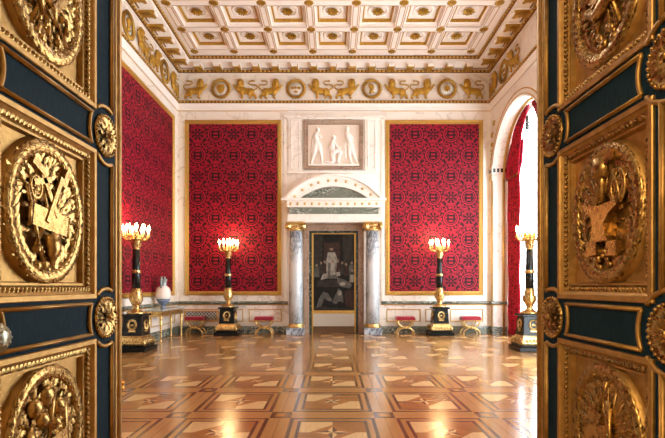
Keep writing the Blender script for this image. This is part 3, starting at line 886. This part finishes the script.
# ================================================================== DOORWAY
DC = (bx(296) + bx(372.8)) / 2
def column(x, label):
    t = thing('marble_column', label, 'column', (x, YB - .34, 0), 'columns of the doorway')
    q = MB(); q.bbox(-.25, .25, -.24, .16, 0, .2, .01); q.build('plinth', 'column_marble', t)
    q = MB(); q.lathe([(.25, .2), (.255, .225), (.24, .25), (.215, .262), (.225, .285), (.215, .305), (.2, .31)], n=28); q.build('base', 'gilt_bronze', t)
    q = MB(); q.lathe([(.196, .3), (.194, 1.2), (.186, 2.2), (.178, 2.98)], n=32); q.build('shaft', 'column_marble', t)
    q = MB(); q.lathe([(.18, 2.95), (.2, 2.98), (.185, 3.0), (.19, 3.06), (.23, 3.1), (.22, 3.13)], n=28)
    for s_ in (-1, 1):
        T0 = Matrix.Translation((s_ * .205, -.22, 3.07)) @ Matrix.Rotation(PI / 2, 4, 'X')
        q.T = Matrix.Translation((s_ * .205, .16, 3.07)) @ Matrix.Rotation(PI / 2, 4, 'X')
        q.lathe([(.085, 0), (.095, .02), (.07, .18), (.095, .36), (.085, .38), (.06, .385), (.055, .40), (.03, .405), (.028, .415), (.001, .42)], n=20)
    q.T = Matrix()
    for k in range(7): q.ell((-.12 + k * .04, -.205, 3.09), (.018, .02, .028), 6, 4)
    q.bbox(-.27, .27, -.24, .16, 3.145, 3.2, .012); q.bbox(-.25, .25, -.22, .16, 3.11, 3.15, .01)
    q.build('capital', 'gilt_bronze', t)
column(bx(296, YB - .34), 'grey-veined marble column with gilt capital, left of the doorway')
column(bx(372.6, YB - .34), 'grey-veined marble column with gilt capital, right of the doorway')
T0 = WALL('back', 0, 0, .018)
ds = thing('doorway_surround', 'brown marble surround of the doorway between the two columns', 'door frame', WALL('back', DC, 0))
def part(q, name, mat, parent):
    o = q.build(name, mat, parent); o.matrix_parent_inverse = parent.matrix_world.inverted(); return o
xl0, xl1, xl2, xl3 = bx(304), bx(309.4), bx(312.0), bx(313.1)
xr0, xr1, xr2, xr3 = bx(363.6), bx(358.2), bx(355.9), bx(354.8)
zt0, zt1, zt2 = bz(224.8), bz(231.3), bz(233.4)
q = MB(T0); q.bbox(xl0, xl1, 0, zt1, 0, .13, .008); q.bbox(xr1, xr0, 0, zt1, 0, .13, .008); q.bbox(xl0, xr0, zt1, zt0, 0, .14, .008); part(q, 'jamb', 'brown_marble', ds)
q = MB(T0); q.box(xl1, xl2, 0, zt1, 0, .09); q.box(xr2, xr1, 0, zt1, 0, .09); q.box(xl2, xr2, zt2, zt1, 0, .09); part(q, 'dark_reveal', 'dark_marble', ds)
pt = thing('painting', 'tall dark painting of robed figures filling the doorway', 'painting', WALL('back', DC, bz(314)))
q = MB(T0); q.bbox(xl2, xl3 + .015, bz(332), zt2, 0, .06, .006); q.bbox(xr3 - .015, xr2, bz(332), zt2, 0, .06, .006); q.bbox(xl2, xr2, zt2 - .03, zt2, 0, .055, .006); q.bbox(xl3, xr3, bz(313.4), bz(310.4), 0, .055, .006)
part(q, 'frame', 'gilding', pt)
low = MB(T0); low.mat = 0; low.box(xl3, xr3, bz(326), bz(313.4), 0, .045); low.mat = 1; low.bbox(xl3, xr3, 0.0, bz(326), 0, .06, .006)
part(low, 'lower_panel', ['stair_stone', 'step_wood'], ds)
# canvas : broad shapes of a throne-room scene, painted flat
for nm, c in (('canvas_dark', (32, 31, 29)), ('canvas_brown', (52, 48, 43)), ('canvas_grey', (92, 90, 84)), ('canvas_light', (146, 140, 128)), ('canvas_red', (62, 44, 38)), ('canvas_skin', (134, 112, 94))):
    k = Mat(nm, .5, Specular_IOR_Level=.15); n = k.noise(scale=9, detail=4)
    a = rgb(*c); b = tuple(x * .6 for x in a[:3]) + (1,); k.color(k.mix(n.step(.3, .7), a, b)); M[nm] = k.m
q = MB(T0); q.mat = 0; q.box(xl3 - .005, xr3 + .005, bz(311), zt2 - .01, 0, .02)
def pz(x, y): return (bx(300 + x / 3.94), bz(225 + y / 3.945))
def shape(mat, pts, w): q.mat = mat; q.prism([pz(*p_) for p_ in pts], .019, .02 + w)
def oval(mat, cx, cy, rx, ry, w): shape(mat, [(cx + rx * math.cos(2 * PI * i / 14), cy + ry * math.sin(2 * PI * i / 14)) for i in range(14)], w)
shape(1, [(54, 40), (90, 40), (86, 180), (54, 190)], .0004); shape(1, [(168, 40), (216, 40), (216, 190), (172, 180)], .0004)
shape(4, [(96, 70), (156, 70), (162, 190), (90, 190)], .0006)                                # canopy
shape(3, [(110, 108), (138, 108), (154, 150), (160, 200), (84, 216), (80, 222), (98, 170)], .0010)   # seated figure in pale robe
shape(2, [(112, 150), (140, 150), (146, 212), (108, 212)], .0014); oval(5, 124, 94, 7, 9, .0016); oval(1, 124, 87, 8, 5, .0018)
shape(3, [(122, 150), (136, 150), (140, 196), (120, 196)], .0018); oval(5, 129, 144, 5, 6, .002)
shape(1, [(70, 216), (170, 216), (176, 244), (64, 244)], .0012)
for (x, y, s, m_) in ((66, 160, 9, 2), (84, 150, 7, 1), (166, 150, 7, 1), (182, 156, 8, 4), (204, 150, 10, 2), (206, 180, 9, 3), (150, 140, 6, 4), (98, 146, 6, 4)):
    shape(m_, [(x - s, y + 8), (x + s, y + 8), (x + s * 1.2, y + 46), (x - s * 1.2, y + 46)], .0012); oval(5, x, y, 4.5, 6, .0016)
shape(2, [(146, 206), (180, 218), (206, 236), (196, 250), (160, 244), (148, 226)], .0015); oval(3, 168, 232, 12, 7, .0018)
shape(2, [(72, 296), (92, 262), (112, 270), (128, 300), (112, 300), (96, 288), (84, 322), (66, 326)], .0012)
shape(2, [(132, 292), (152, 250), (166, 262), (172, 306), (154, 300), (142, 312), (128, 306)], .0012); oval(3, 156, 268, 8, 10, .0015)
shape(4, [(176, 262), (214, 254), (214, 330), (180, 320)], .0008); shape(1, [(56, 320), (214, 330), (214, 338), (54, 338)], .0008)
part(q, 'canvas', ['canvas_dark', 'canvas_brown', 'canvas_grey', 'canvas_light', 'canvas_red', 'canvas_skin'], pt)
# entablature and segmental pediment
pd = thing('pediment', 'white marble arched pediment with gilt bosses above the doorway', 'pediment', WALL('back', DC, bz(224)))
Yp = YB - .40
q = MB(T0); q.bbox(bx(287.4, Yp), bx(380.2, Yp), bz(222.6, Yp), bz(214.2, Yp), 0, .42, .01); part(q, 'architrave', 'pale_marble', pd)
q = MB(T0); q.box(bx(289.4, Yp), bx(378.6, Yp), bz(214.2, Yp), bz(207.2, Yp), 0, .40); part(q, 'frieze_band', 'grey_green_marble', pd)
q = MB(T0); q.bbox(bx(287, Yp), bx(381, Yp), bz(207.4, Yp), bz(201.0, Yp), 0, .43, .008); q.bbox(bx(281.6, Yp), bx(386, Yp), bz(201, Yp), bz(198.8, Yp), 0, .52, .008); part(q, 'cornice', 'relief_stone', pd)
def bossy(x, z, w, r):
    b = MB(WALL('back', x, z, w + .018)); b.lathe([(r * .72, 0), (r * .62, .018), (r * .35, .03), (.001, .034)], n=12)
    o = b.build('gilt_boss', 'pale_gilding', pd); o.matrix_parent_inverse = pd.matrix_world.inverted()
for i in range(13): bossy(bx(291 + i * 7.15, Yp), bz(204.0, Yp), .43, .062)
q = MB(T0); cxp = bx(333.8, Yp); zb = bz(199, Yp)
def seg(hw, rise, k=36):
    R = (hw * hw + rise * rise) / (2 * rise); a = math.asin(hw / R)
    return [(cxp + R * math.sin(-a + 2 * a * i / k), zb + rise - R + R * math.cos(-a + 2 * a * i / k)) for i in range(k + 1)]
o1, o2, o3 = seg(1.40, .70), seg(1.32, .655), seg(1.0, .36)
for i in range(36):
    q.prism([o1[i], o1[i + 1], o2[i + 1], o2[i]], 0, .48); q.prism([o2[i], o2[i + 1], o3[i + 1], o3[i]], 0, .40)
part(q, 'arch', 'relief_stone', pd)
for i in range(10):
    t = (i + .5) / 10; a = o2[int(t * 36)]; b = o3[int(t * 36)]; bossy((a[0] + b[0]) / 2, (a[1] + b[1]) / 2 + .02, .40, .062)
q = MB(T0); q.prism(o3, 0, .30); part(q, 'tympanum', 'grey_green_marble', pd)

# relief picture over the door
rl = thing('relief_panel', 'white marble relief of three figures above the pediment', 'relief', WALL('back', bx(333.6), bz(169.7)))
q = MB(T0); q.frame(bx(304), bx(363.2), bz(169.7), bz(121), [(0, 0), (0, .055), (.015, .065), (.10, .05), (.11, .065), (.125, .02)]); part(q, 'frame', 'brown_marble', rl)
q = MB(T0); q.box(bx(307), bx(360.5), bz(167), bz(124.5), 0, .02); part(q, 'ground', 'relief_ground', rl)
q = MB(T0); q.bbox(bx(308.3), bx(359.2), bz(166.4), bz(164.7), 0, .10, .01); part(q, 'ledge', 'relief_stone', rl)
KX = 1 / 8.12 / 34
def G(x, y, w=.05): return ((x - 273) * KX, (390 - y) * KX, w)
def figure(name, limbs, balls):
    q = MB()
    for pts, r in limbs: q.tube([G(*p_) for p_ in pts], [x * KX * 1.2 for x in r], 10, flat=.8)
    for (x, y, w, rx, ry) in balls: q.ell(G(x, y, w), (rx * KX, ry * KX, rx * KX * .9), 12, 8)
    o = fuse(q, 'relief_figure', 'relief_stone', rl, .011, 2); o.location = (0, bz(166.2) - bz(169.7), .0); o['label'] = name
figure('standing figure at the left of the relief', [([(136, 122), (132, 150), (136, 185), (142, 215)], (14, 20, 17, 21)), ([(147, 118), (146, 128)], (8, 9)), ([(134, 212), (124, 262), (112, 305), (92, 368)], (19, 16, 11, 8)), ([(150, 212), (166, 262), (176, 310), (184, 368)], (19, 16, 11, 8)),
   ([(120, 135), (106, 175), (104, 205), (98, 262)], (9, 8, 7, 6)), ([(150, 135, .07), (172, 165, .08), (150, 172, .08)], (9, 8, 6)), ([(180, 372), (205, 374)], (7, 6)), ([(90, 370), (112, 374)], (7, 6)),
   ([(120, 215, .03), (108, 250, .03), (96, 290, .03)], (8, 14, 10))], [(149, 100, .06, 14, 18), (146, 93, .05, 15, 13)])
figure('kneeling figure in the middle of the relief', [([(268, 192), (262, 225), (264, 262), (272, 290)], (15, 20, 17, 22)), ([(276, 178), (272, 192)], (8, 10)), ([(270, 285, .07), (308, 268, .08), (335, 272, .08)], (20, 16, 13)), ([(333, 274, .08), (318, 320, .08), (310, 366, .07)], (13, 11, 8)),
   ([(262, 292), (272, 350), (258, 366)], (19, 15, 13)), ([(262, 366), (230, 362), (205, 360)], (12, 9, 7)), ([(282, 205, .07), (300, 240, .09), (335, 254, .09)], (9, 8, 6)), ([(254, 205), (240, 240), (236, 262)], (9, 8, 6)), ([(308, 368), (335, 372)], (8, 6))], [(279, 164, .06, 14, 17), (274, 158, .05, 16, 14)])
figure('standing figure at the right of the relief', [([(386, 125), (388, 150), (398, 188), (406, 220)], (14, 19, 17, 20)), ([(384, 110), (386, 125)], (8, 9)), ([(400, 218), (404, 265), (400, 310), (416, 366)], (19, 16, 11, 8)), ([(412, 215), (424, 265), (440, 310), (462, 362)], (19, 16, 12, 8)),
   ([(376, 138, .07), (388, 172, .09), (416, 168, .09)], (9, 8, 6)), ([(402, 136), (424, 162), (432, 184), (412, 196)], (9, 8, 7, 6)), ([(462, 366), (478, 372)], (7, 6)), ([(416, 370), (436, 374)], (7, 6)), ([(376, 160, .02), (366, 240, .02), (372, 330, .02)], (7, 13, 9))], [(384, 93, .06, 14, 17), (388, 86, .05, 15, 13)])

# ================================================================== TORCHERES
def torchere():
    t = thing('torchere', '', 'torchere', (0, 0, 0), 'black and gilt torcheres')
    q = MB(); q.bbox(-.33, .33, -.33, .33, 0, .10, .012); q.bbox(-.285, .285, -.285, .285, .10, .14, .01); q.build('plinth', 'black_marble', t)
    q = MB()
    def sq(prof):
        vs, fs = [], []
        for r, z in prof: vs += [(-r, -r, z), (r, -r, z), (r, r, z), (-r, r, z)]
        for j in range(len(prof) - 1):
            for i in range(4): k = (i + 1) % 4; fs.append((j * 4 + i, j * 4 + k, j * 4 + 4 + k, j * 4 + 4 + i))
        n = len(prof) * 4; fs += [(3, 2, 1, 0), (n - 4, n - 3, n - 2, n - 1)]
        q.add(vs, fs, False)
    sq([(.275, .14), (.295, .17), (.285, .21), (.245, .25), (.225, .30), (.235, .315), (.225, .33)])
    for s_ in range(4):
        q.T = Matrix.Rotation(s_ * PI / 2, 4, 'Z')
        for k in range(7): q.leaf((-.24 + k * .08, -.287, .15), (0, .12, 1), (0, -1, .3), .14, .085, .04)
        q.ell((-.27, -.27, .19), (.045, .045, .06), 8, 6)
    q.T = Matrix(); q.build('gilt_base', 'gilt_bronze', t)
    q = MB(); sq_ = [(.215, .33), (.195, .735)]
    q.add([(-.215, -.215, .33), (.215, -.215, .33), (.215, .215, .33), (-.215, .215, .33), (-.19, -.19, .735), (.19, -.19, .735), (.19, .19, .735), (-.19, .19, .735)],
          [(3, 2, 1, 0), (4, 5, 6, 7), (0, 1, 5, 4), (1, 2, 6, 5), (2, 3, 7, 6), (3, 0, 4, 7)], False)
    pdst = q.build('pedestal', 'black_marble', t)
    for s_ in range(4):
        q = MB(); q.T = Matrix.Rotation(s_ * PI / 2, 4, 'Z') @ Matrix.Translation((0, -.2, .56)) @ Matrix.Rotation(PI / 2 - .055, 4, 'X')
        leafy_ring(q, .082, .017, 18, (0, 0, .008), 1.15, .022, .04)
        for k in range(5): q.leaf((0, -.02, .006), (math.cos(PI * k / 4), math.sin(PI * k / 4) + .1, 0), (0, 0, 1), .05, .024, .01)
        q.prism([(-.075, -.15), (.075, -.15), (.06, -.12), (-.06, -.12)], -.004, .014)
        for k in range(6): q.leaf((0, -.135, .01), (math.cos(PI * k / 5), .35, 0), (0, 0, 1), .085, .03, .012)
        q.build('gilt_wreath', 'gilt_bronze', pdst)
    q = MB(); q.bbox(-.235, .235, -.235, .235, .735, .785, .012); q.build('cap', 'black_marble', t)
    q = MB(); q.lathe([(.19, .785), (.195, .81), (.17, .835), (.11, .855), (.075, .89), (.065, .93), (.085, .95), (.075, .965)], n=24); q.build('foot', 'gilt_bronze', t)
    q = MB(); q.lathe([(.07, .96), (.095, .99), (.115, 1.05), (.118, 1.13), (.10, 1.21), (.112, 1.25), (.112, 1.28), (.09, 1.29)], n=24)
    for k in range(10):
        a = 2 * PI * k / 10; dd = Vector((math.cos(a), math.sin(a), 0)); q.leaf(dd * .09 + Vector((0, 0, .98)), (dd.x * .12, dd.y * .12, 1), dd, .24, .065, .04)
    q.build('urn', 'gilt_bronze', t)
    q = MB(); q.lathe([(.092, 1.28), (.089, 1.66), (.083, 1.72), (.073, 2.18)], n=24); q.build('shaft', 'black_bronze', t)
    q = MB(); q.lathe([(.09, 1.655), (.102, 1.66), (.098, 1.69), (.102, 1.715), (.086, 1.73)], n=24); q.build('gilt_ring', 'gilt_bronze', t); q = MB(); q.lathe([(.094, 1.29), (.1, 1.31), (.092, 1.33)], n=24); q.build('gilt_ring', 'gilt_bronze', t)
    q = MB(); q.lathe([(.07, 2.16), (.08, 2.175), (.07, 2.19), (.07, 2.27), (.098, 2.325), (.102, 2.35), (.06, 2.36)], n=24)
    for k in range(8):
        a = 2 * PI * k / 8; dd = Vector((math.cos(a), math.sin(a), 0)); q.leaf(dd * .068 + Vector((0, 0, 2.19)), (dd.x * .2, dd.y * .2, 1), dd, .14, .05, .03)
    q.build('capital', 'gilt_bronze', t)
    q = MB(); q.lathe([(.06, 2.35), (.14, 2.365), (.17, 2.385), (.13, 2.395), (.08, 2.42), (.09, 2.46), (.05, 2.50), (.03, 2.56), (.001, 2.58)], n=24); q.build('bowl', 'gilt_bronze', t)
    arm0 = None
    spots = [(2 * PI * k / 9 + .17, .265, 2.455) for k in range(9)] + [(2 * PI * k / 4 + .5, .13, 2.49) for k in range(4)]
    for a, R, zc in spots:
        if arm0 is None or (R < .2 and arm1 is None):
            q = MB(); z0 = 2.395
            q.tube([(.06, 0, z0 + .02), (R * .45, 0, z0 - .03), (R * .8, 0, z0 - .02), (R, 0, z0 + .03), (R, 0, zc - .02)], [.018, .016, .014, .012, .012], 8)
            q.lathe([(.012, -.03), (.034, -.012), (.036, -.002), (.02, .002), (.022, .03), (.014, .032)], (R, 0, zc), 12)
            for s_ in (-1, 1): q.leaf((R * .7, 0, z0 - .01), (.5, s_ * .6, .6), (0, s_ * .3, 1), .07, .035, .012)
            arm = q.build('candle_arm', 'gilt_bronze', t)
            c = MB(); c.lathe([(.015, .03), (.014, .105)], (R, 0, zc), 10); cd = c.build('candle', 'candle_wax', arm)
            f = MB(); f.lathe([(.002, .105), (.016, .12), (.024, .15), (.02, .185), (.009, .22), (.001, .24)], (R, 0, zc), 10); f.build('flame', 'flame', arm)
            if arm0 is None: arm0, arm1 = arm, None
            else: arm1 = arm
            cur = arm
        else:
            cur = copy_tree(arm0 if R > .2 else arm1, t)
        cur.rotation_euler = (0, 0, a)
    return t
t0 = torchere()
TORCH = [((-2.95, 13.02), 'black and gilt torchere with lit candles, at the back wall left of the doorway'),
         ((3.03, 13.02), 'black and gilt torchere with lit candles, at the back wall right of the doorway'),
         ((-4.215, 9.88), 'large black and gilt torchere in the left foreground beside the console table'),
         ((4.25, 9.92), 'black and gilt torchere standing against the bright window, beside the red curtain')]
for i, ((x, y), lab) in enumerate(TORCH):
    o = t0 if i == 0 else copy_tree(t0)
    o.location = (x, y, 0); o['label'] = lab
    L = bpy.data.lights.new('candle_light', 'POINT'); L.energy = 35; L.color = (1.0, .62, .28); L.shadow_soft_size = .16
    lo = bpy.data.objects.new('candle_light', L); COL.objects.link(lo); lo.location = (x, y, 2.80)

# ================================================================== STOOLS
def stool():
    t = thing('stool', '', 'stool', (0, 0, 0), 'gilt stools along the back wall')
    q = MB(); q.bbox(-.275, .275, -.19, .19, .405, .455, .02); q.bbox(-.268, .268, -.183, .183, .44, .51, .032)
    q.build('cushion', 'red_velvet', t)
    q = MB(); q.bbox(-.27, .27, -.185, .185, .375, .408, .008); q.build('seat_rail', 'gilt_bronze', t)
    for y in (-.16, .16):
        q = MB()
        q.tube([(.225 * math.cos(PI + PI * i / 16), y, .38 + .185 * math.sin(PI + PI * i / 16)) for i in range(17)], .022, 8)
        q.tube([(.235 * math.cos(PI * i / 16), y, .02 + .175 * math.sin(PI * i / 16)) for i in range(17)], .022, 8)
        q.T = Matrix.Translation((0, y, .195)) @ Matrix.Rotation(PI / 2, 4, 'X'); q.lathe([(.04, -.03), (.04, .03), (.02, .036)], n=14); q.T = Matrix()
        for s_ in (-1, 1): q.ell((s_ * .235, y, .02), (.034, .03, .02), 8, 6)
        q.build('curved_legs', 'gilt_bronze', t)
    q = MB(); q.tube([(0, -.16, .195), (0, .16, .195)], .018, 8); q.build('stretcher', 'gilt_bronze', t)
    return t
s0 = stool()
for i, (px, lab) in enumerate(((196, 'red-cushioned gilt stool in front of the white lattice grille'),
                               (264.5, 'red-cushioned gilt stool between the left torchere and the left column'),
                               (405.2, 'red-cushioned gilt stool between the right column and the right torchere'),
                               (470.3, 'red-cushioned gilt stool at the right end of the back wall, near the curtain'))):
    o = s0 if i == 0 else copy_tree(s0)
    Y = 13.24; o.location = (bx(px, Y), Y, 0); o['label'] = lab

# ================================================================== RADIATOR GRILLE
rg = thing('radiator_grille', 'white lattice radiator grille in the dado behind the leftmost stool', 'grille', WALL('back', bx(201.2), bz(320)))
h, w = bz(311) - bz(320), (bx(217) - bx(185.6)) / 2
q = MB(); q.box(-w, w, 0, h, 0, .004); q.build('backing', 'void_black', rg)
q = MB(); q.frame(-w - .01, w + .01, -.01, h + .01, [(0, 0), (0, .022), (.025, .022), (.025, 0)]); q.build('frame', 'gilding', rg)
q = MB()
sp = .098; k = -w - h
while k < w:
    for s_ in (1, -1):
        pts = []
        for t in (0, 1):
            pass
        a0, a1 = max(-w, k), min(w, k + h)
        if a1 - a0 > .02:
            v0_, v1_ = (a0 - k), (a1 - k)
            if s_ < 0: v0_, v1_ = h - v0_, h - v1_
            dd = Vector((a1 - a0, v1_ - v0_)).normalized(); nn = Vector((-dd.y, dd.x)) * .007
            q.prism([(a0 + nn.x, v0_ + nn.y), (a1 + nn.x, v1_ + nn.y), (a1 - nn.x, v1_ - nn.y), (a0 - nn.x, v0_ - nn.y)], .006 + (.004 if s_ > 0 else 0), .014 + (.003 if s_ > 0 else 0))
    k += sp
q.build('lattice', 'white_paint', rg)

# ================================================================== CONSOLE TABLE AND VASE
ct = thing('console_table', 'gilt console table with grey marble top against the left wall', 'table', (XL, 11.92, 0))
y0, y1, d = -.77, .90, .44
ct.scale = (1, 1, 1.06)
q = MB(); q.bbox(.02, d, y0, y1, .72, .76, .01); q.build('tabletop', 'table_marble', ct)
q = MB(); q.box(.05, d - .03, y0 + .03, y1 - .03, .60, .72)
for i in range(13):
    yy = y0 + .1 + i * (y1 - y0 - .2) / 12
    for s_ in (-1, 1): q.leaf((d - .028, yy, .66), (0, s_, .2), (1, 0, 0), .06, .05, .016)
    q.ell((d - .028, yy, .66), (.012, .018, .018), 6, 4)
for i in range(3):
    xx = .12 + i * .1
    for s_ in (-1, 1): q.leaf((xx, y0 + .028, .66), (s_, 0, .2), (0, -1, 0), .06, .05, .016)
q.frame  # carved rail above and below
q.box(.045, d - .022, y0 + .025, y1 - .025, .595, .612); q.box(.045, d - .022, y0 + .025, y1 - .025, .705, .72)
q.build('apron', 'gilt_bronze', ct)
for yy in (y0 + .075, y1 - .075):
    for xx in (.085, d - .07):
        q = MB(); q.lathe([(.018, 0), (.028, .01), (.03, .04), (.018, .06), (.022, .08), (.032, .40), (.038, .50), (.026, .515), (.042, .53), (.042, .55), (.03, .56), (.045, .58), (.045, .6)], (xx, yy, 0), 14)
        q.build('leg', 'gilt_bronze', ct)
vs = thing('vase', 'white and blue porcelain vase with upright grey handles on the console table', 'vase', (XL + .27, 11.66, .806))
q = MB(); q.lathe([(.075, 0), (.08, .015), (.06, .03), (.04, .06), (.045, .085), (.07, .10)], n=24); q.build('foot', 'blue_glaze', vs)
q = MB(); q.lathe([(.06, .095), (.10, .13), (.145, .19), (.165, .235)], n=28); q.lathe([(.166, .235), (.172, .242), (.168, .25)], n=28); q.build('lower_bowl', 'blue_glaze', vs)
q = MB(); q.lathe([(.164, .235), (.182, .30), (.188, .38), (.178, .46), (.145, .53), (.10, .565), (.09, .58)], n=28); q.build('belly', 'porcelain', vs)
q = MB(); q.lathe([(.09, .57), (.08, .60), (.085, .68), (.11, .73), (.115, .745), (.09, .75)], n=24); q.build('neck', 'grey_glaze', vs)
for s_ in (-1, 1):
    q = MB(); q.tube([(0, s_ * .13, .52), (0, s_ * .15, .62), (0, s_ * .145, .72), (0, s_ * .125, .80), (0, s_ * .09, .81), (0, s_ * .09, .74)], [.022, .028, .026, .022, .018, .016], 8); q.build('handle', 'grey_glaze', vs)

# ================================================================== CURTAINS of the first window (and the others)
def drape(c, s_, label):
    """s_=+1: the side towards the back wall"""
    t = thing('curtain', label, 'curtain', (XR + .36, c + s_ * WR * .8, 0), 'red silk window curtains')
    def sheet(name, z0, z1, edge_in, edge_out, X, amp, folds, trim=False):
        nu, nv = 60, 40; vs, fs = [], []
        for j in range(nv + 1):
            z = z0 + (z1 - z0) * j / nv
            a, b = edge_out(z), edge_in(z)
            for i in range(nu + 1):
                u = i / nu
                y = a + (b - a) * u
                vs.append((X + amp * math.sin(folds * 2 * PI * u + .4 * math.sin(z * 1.3)) + .012 * math.sin(z * 5 + u * 9), c + s_ * y, z))
        for j in range(nv):
            for i in range(nu):
                q_ = (j * (nu + 1) + i, j * (nu + 1) + i + 1, (j + 1) * (nu + 1) + i + 1, (j + 1) * (nu + 1) + i)
                fs.append(q_ if s_ > 0 else q_[::-1])
        q = MB(); q.add(vs, fs, True)
        o = part(q, name, 'curtain_silk', t)
        so = o.modifiers.new('thick', 'SOLIDIFY'); so.thickness = .012
        return vs, nu
    def arch(z): return WR - .03 if z <= WS else math.sqrt(max((WR - .03) ** 2 - (z - WS) ** 2, .0004))
    sheet('panel', .01, 5.3, lambda z: .74 + .02 * math.sin(z) - (max(z - 4.4, 0) * .25), lambda z: arch(z), XR + .405, .03, 6)
    def fr(z):
        t_ = (z - 4.42) / (WS + WR - .06 - 4.42); return max(min(.68 - .62 * t_ ** 1.5 + .10 * math.sin(PI * t_), arch(z) - .01), 0.0)
    vs, nu = sheet('swag', 4.42, WS + WR - .06, fr, lambda z: arch(z), XR + .35, .025, 4)
    q = MB(); q.tube([Vector(v_) + Vector((-.01, 0, -.01)) for v_ in vs[:nu + 1]], .014, 6); part(q, 'fringe', 'frieze_ground', t)
for n, c in enumerate(WC):
    if n == 0:
        drape(c, 1, 'red silk curtain hanging to the floor beside the arched window, at its back-wall side')
        drape(c, -1, 'red silk curtain tip at the near side of the arched window, by the door edge')
ts = thing('tassel', 'small dark tassel hanging from the top of the arched window', 'tassel', (XR + .25, 11.56, 5.3))
q = MB(); q.tube([(0, 0, .35), (0, 0, .80)], .005, 6); q.lathe([(.006, .38), (.045, .34), (.034, .30), (.044, .28), (.048, .02), (.002, 0)], n=12); part_ = q.build('cord', 'dark_marble', ts)

# brass doorstop by the left leaf
st = MB(); st.lathe([(.035, 0), (.035, .012), (.02, .025), (.018, .05), (.03, .07), (.03, .09), (.012, .105), (.001, .108)], n=18)
X_, Y_ = bx(122.5, 6.2), 6.2
o = st.build('doorstop', 'brass', None, (X_, Y_, 0)); setp(o, 'small orange brass doorstop on the parquet at the edge of the left door', 'doorstop')

# ================================================================== LIGHT, SKY, CAMERA
w = bpy.data.worlds.new('sky'); scene.world = w; w.use_nodes = True
w.node_tree.nodes['Background'].inputs[0].default_value = (.83, .93, 1.0, 1); w.node_tree.nodes['Background'].inputs[1].default_value = 14.8
for c in WC:
    L = bpy.data.lights.new('window_portal', 'AREA'); L.shape = 'RECTANGLE'; L.size = 2 * WR; L.size_y = WS + WR
    L.cycles.is_portal = True
    o = bpy.data.objects.new('window_portal', L); COL.objects.link(o); o.location = (XR + .56, c, (WS + WR) / 2); o.rotation_euler = (0, PI / 2, 0)
    o.rotation_euler = Vector((-1, 0, 0)).to_track_quat('-Z', 'Z').to_euler()
for y in (7.0,):
    L = bpy.data.lights.new('chandelier_light', 'POINT'); L.energy = 150; L.color = (1.0, .88, .72); L.shadow_soft_size = .45
    o = bpy.data.objects.new('chandelier_light', L); COL.objects.link(o); o.location = (0, y, 6.2)
L = bpy.data.lights.new('right_door_fill', 'POINT'); L.energy = 240; L.color = (1.0, .82, .52); L.shadow_soft_size = .3  # added unseen fill lamp, placed to brighten only the right door leaf
o = bpy.data.objects.new('right_door_fill', L); COL.objects.link(o); o.location = (-1.35, -.8, 2.9)

cam = bpy.data.cameras.new('camera'); co = bpy.data.objects.new('camera', cam); COL.objects.link(co)
co.location = (0, 0, EYE); co.rotation_euler = (PI / 2, 0, 0)
cam.sensor_width = 36; cam.lens = F / 665 * 36; cam.shift_y = (HY - 219) / 665; cam.clip_start = .05
scene.camera = co
vs_ = scene.view_settings; vs_.view_transform = 'Standard'; vs_.look = 'None'; vs_.exposure = 0.0; vs_.gamma = 1.0; vs_.use_curve_mapping = False
scene.cycles.use_denoising = True
scene.cycles.max_bounces = 10; scene.cycles.diffuse_bounces = 6; scene.cycles.glossy_bounces = 5; scene.cycles.transparent_max_bounces = 8
scene.cycles.sample_clamp_indirect = 12.0
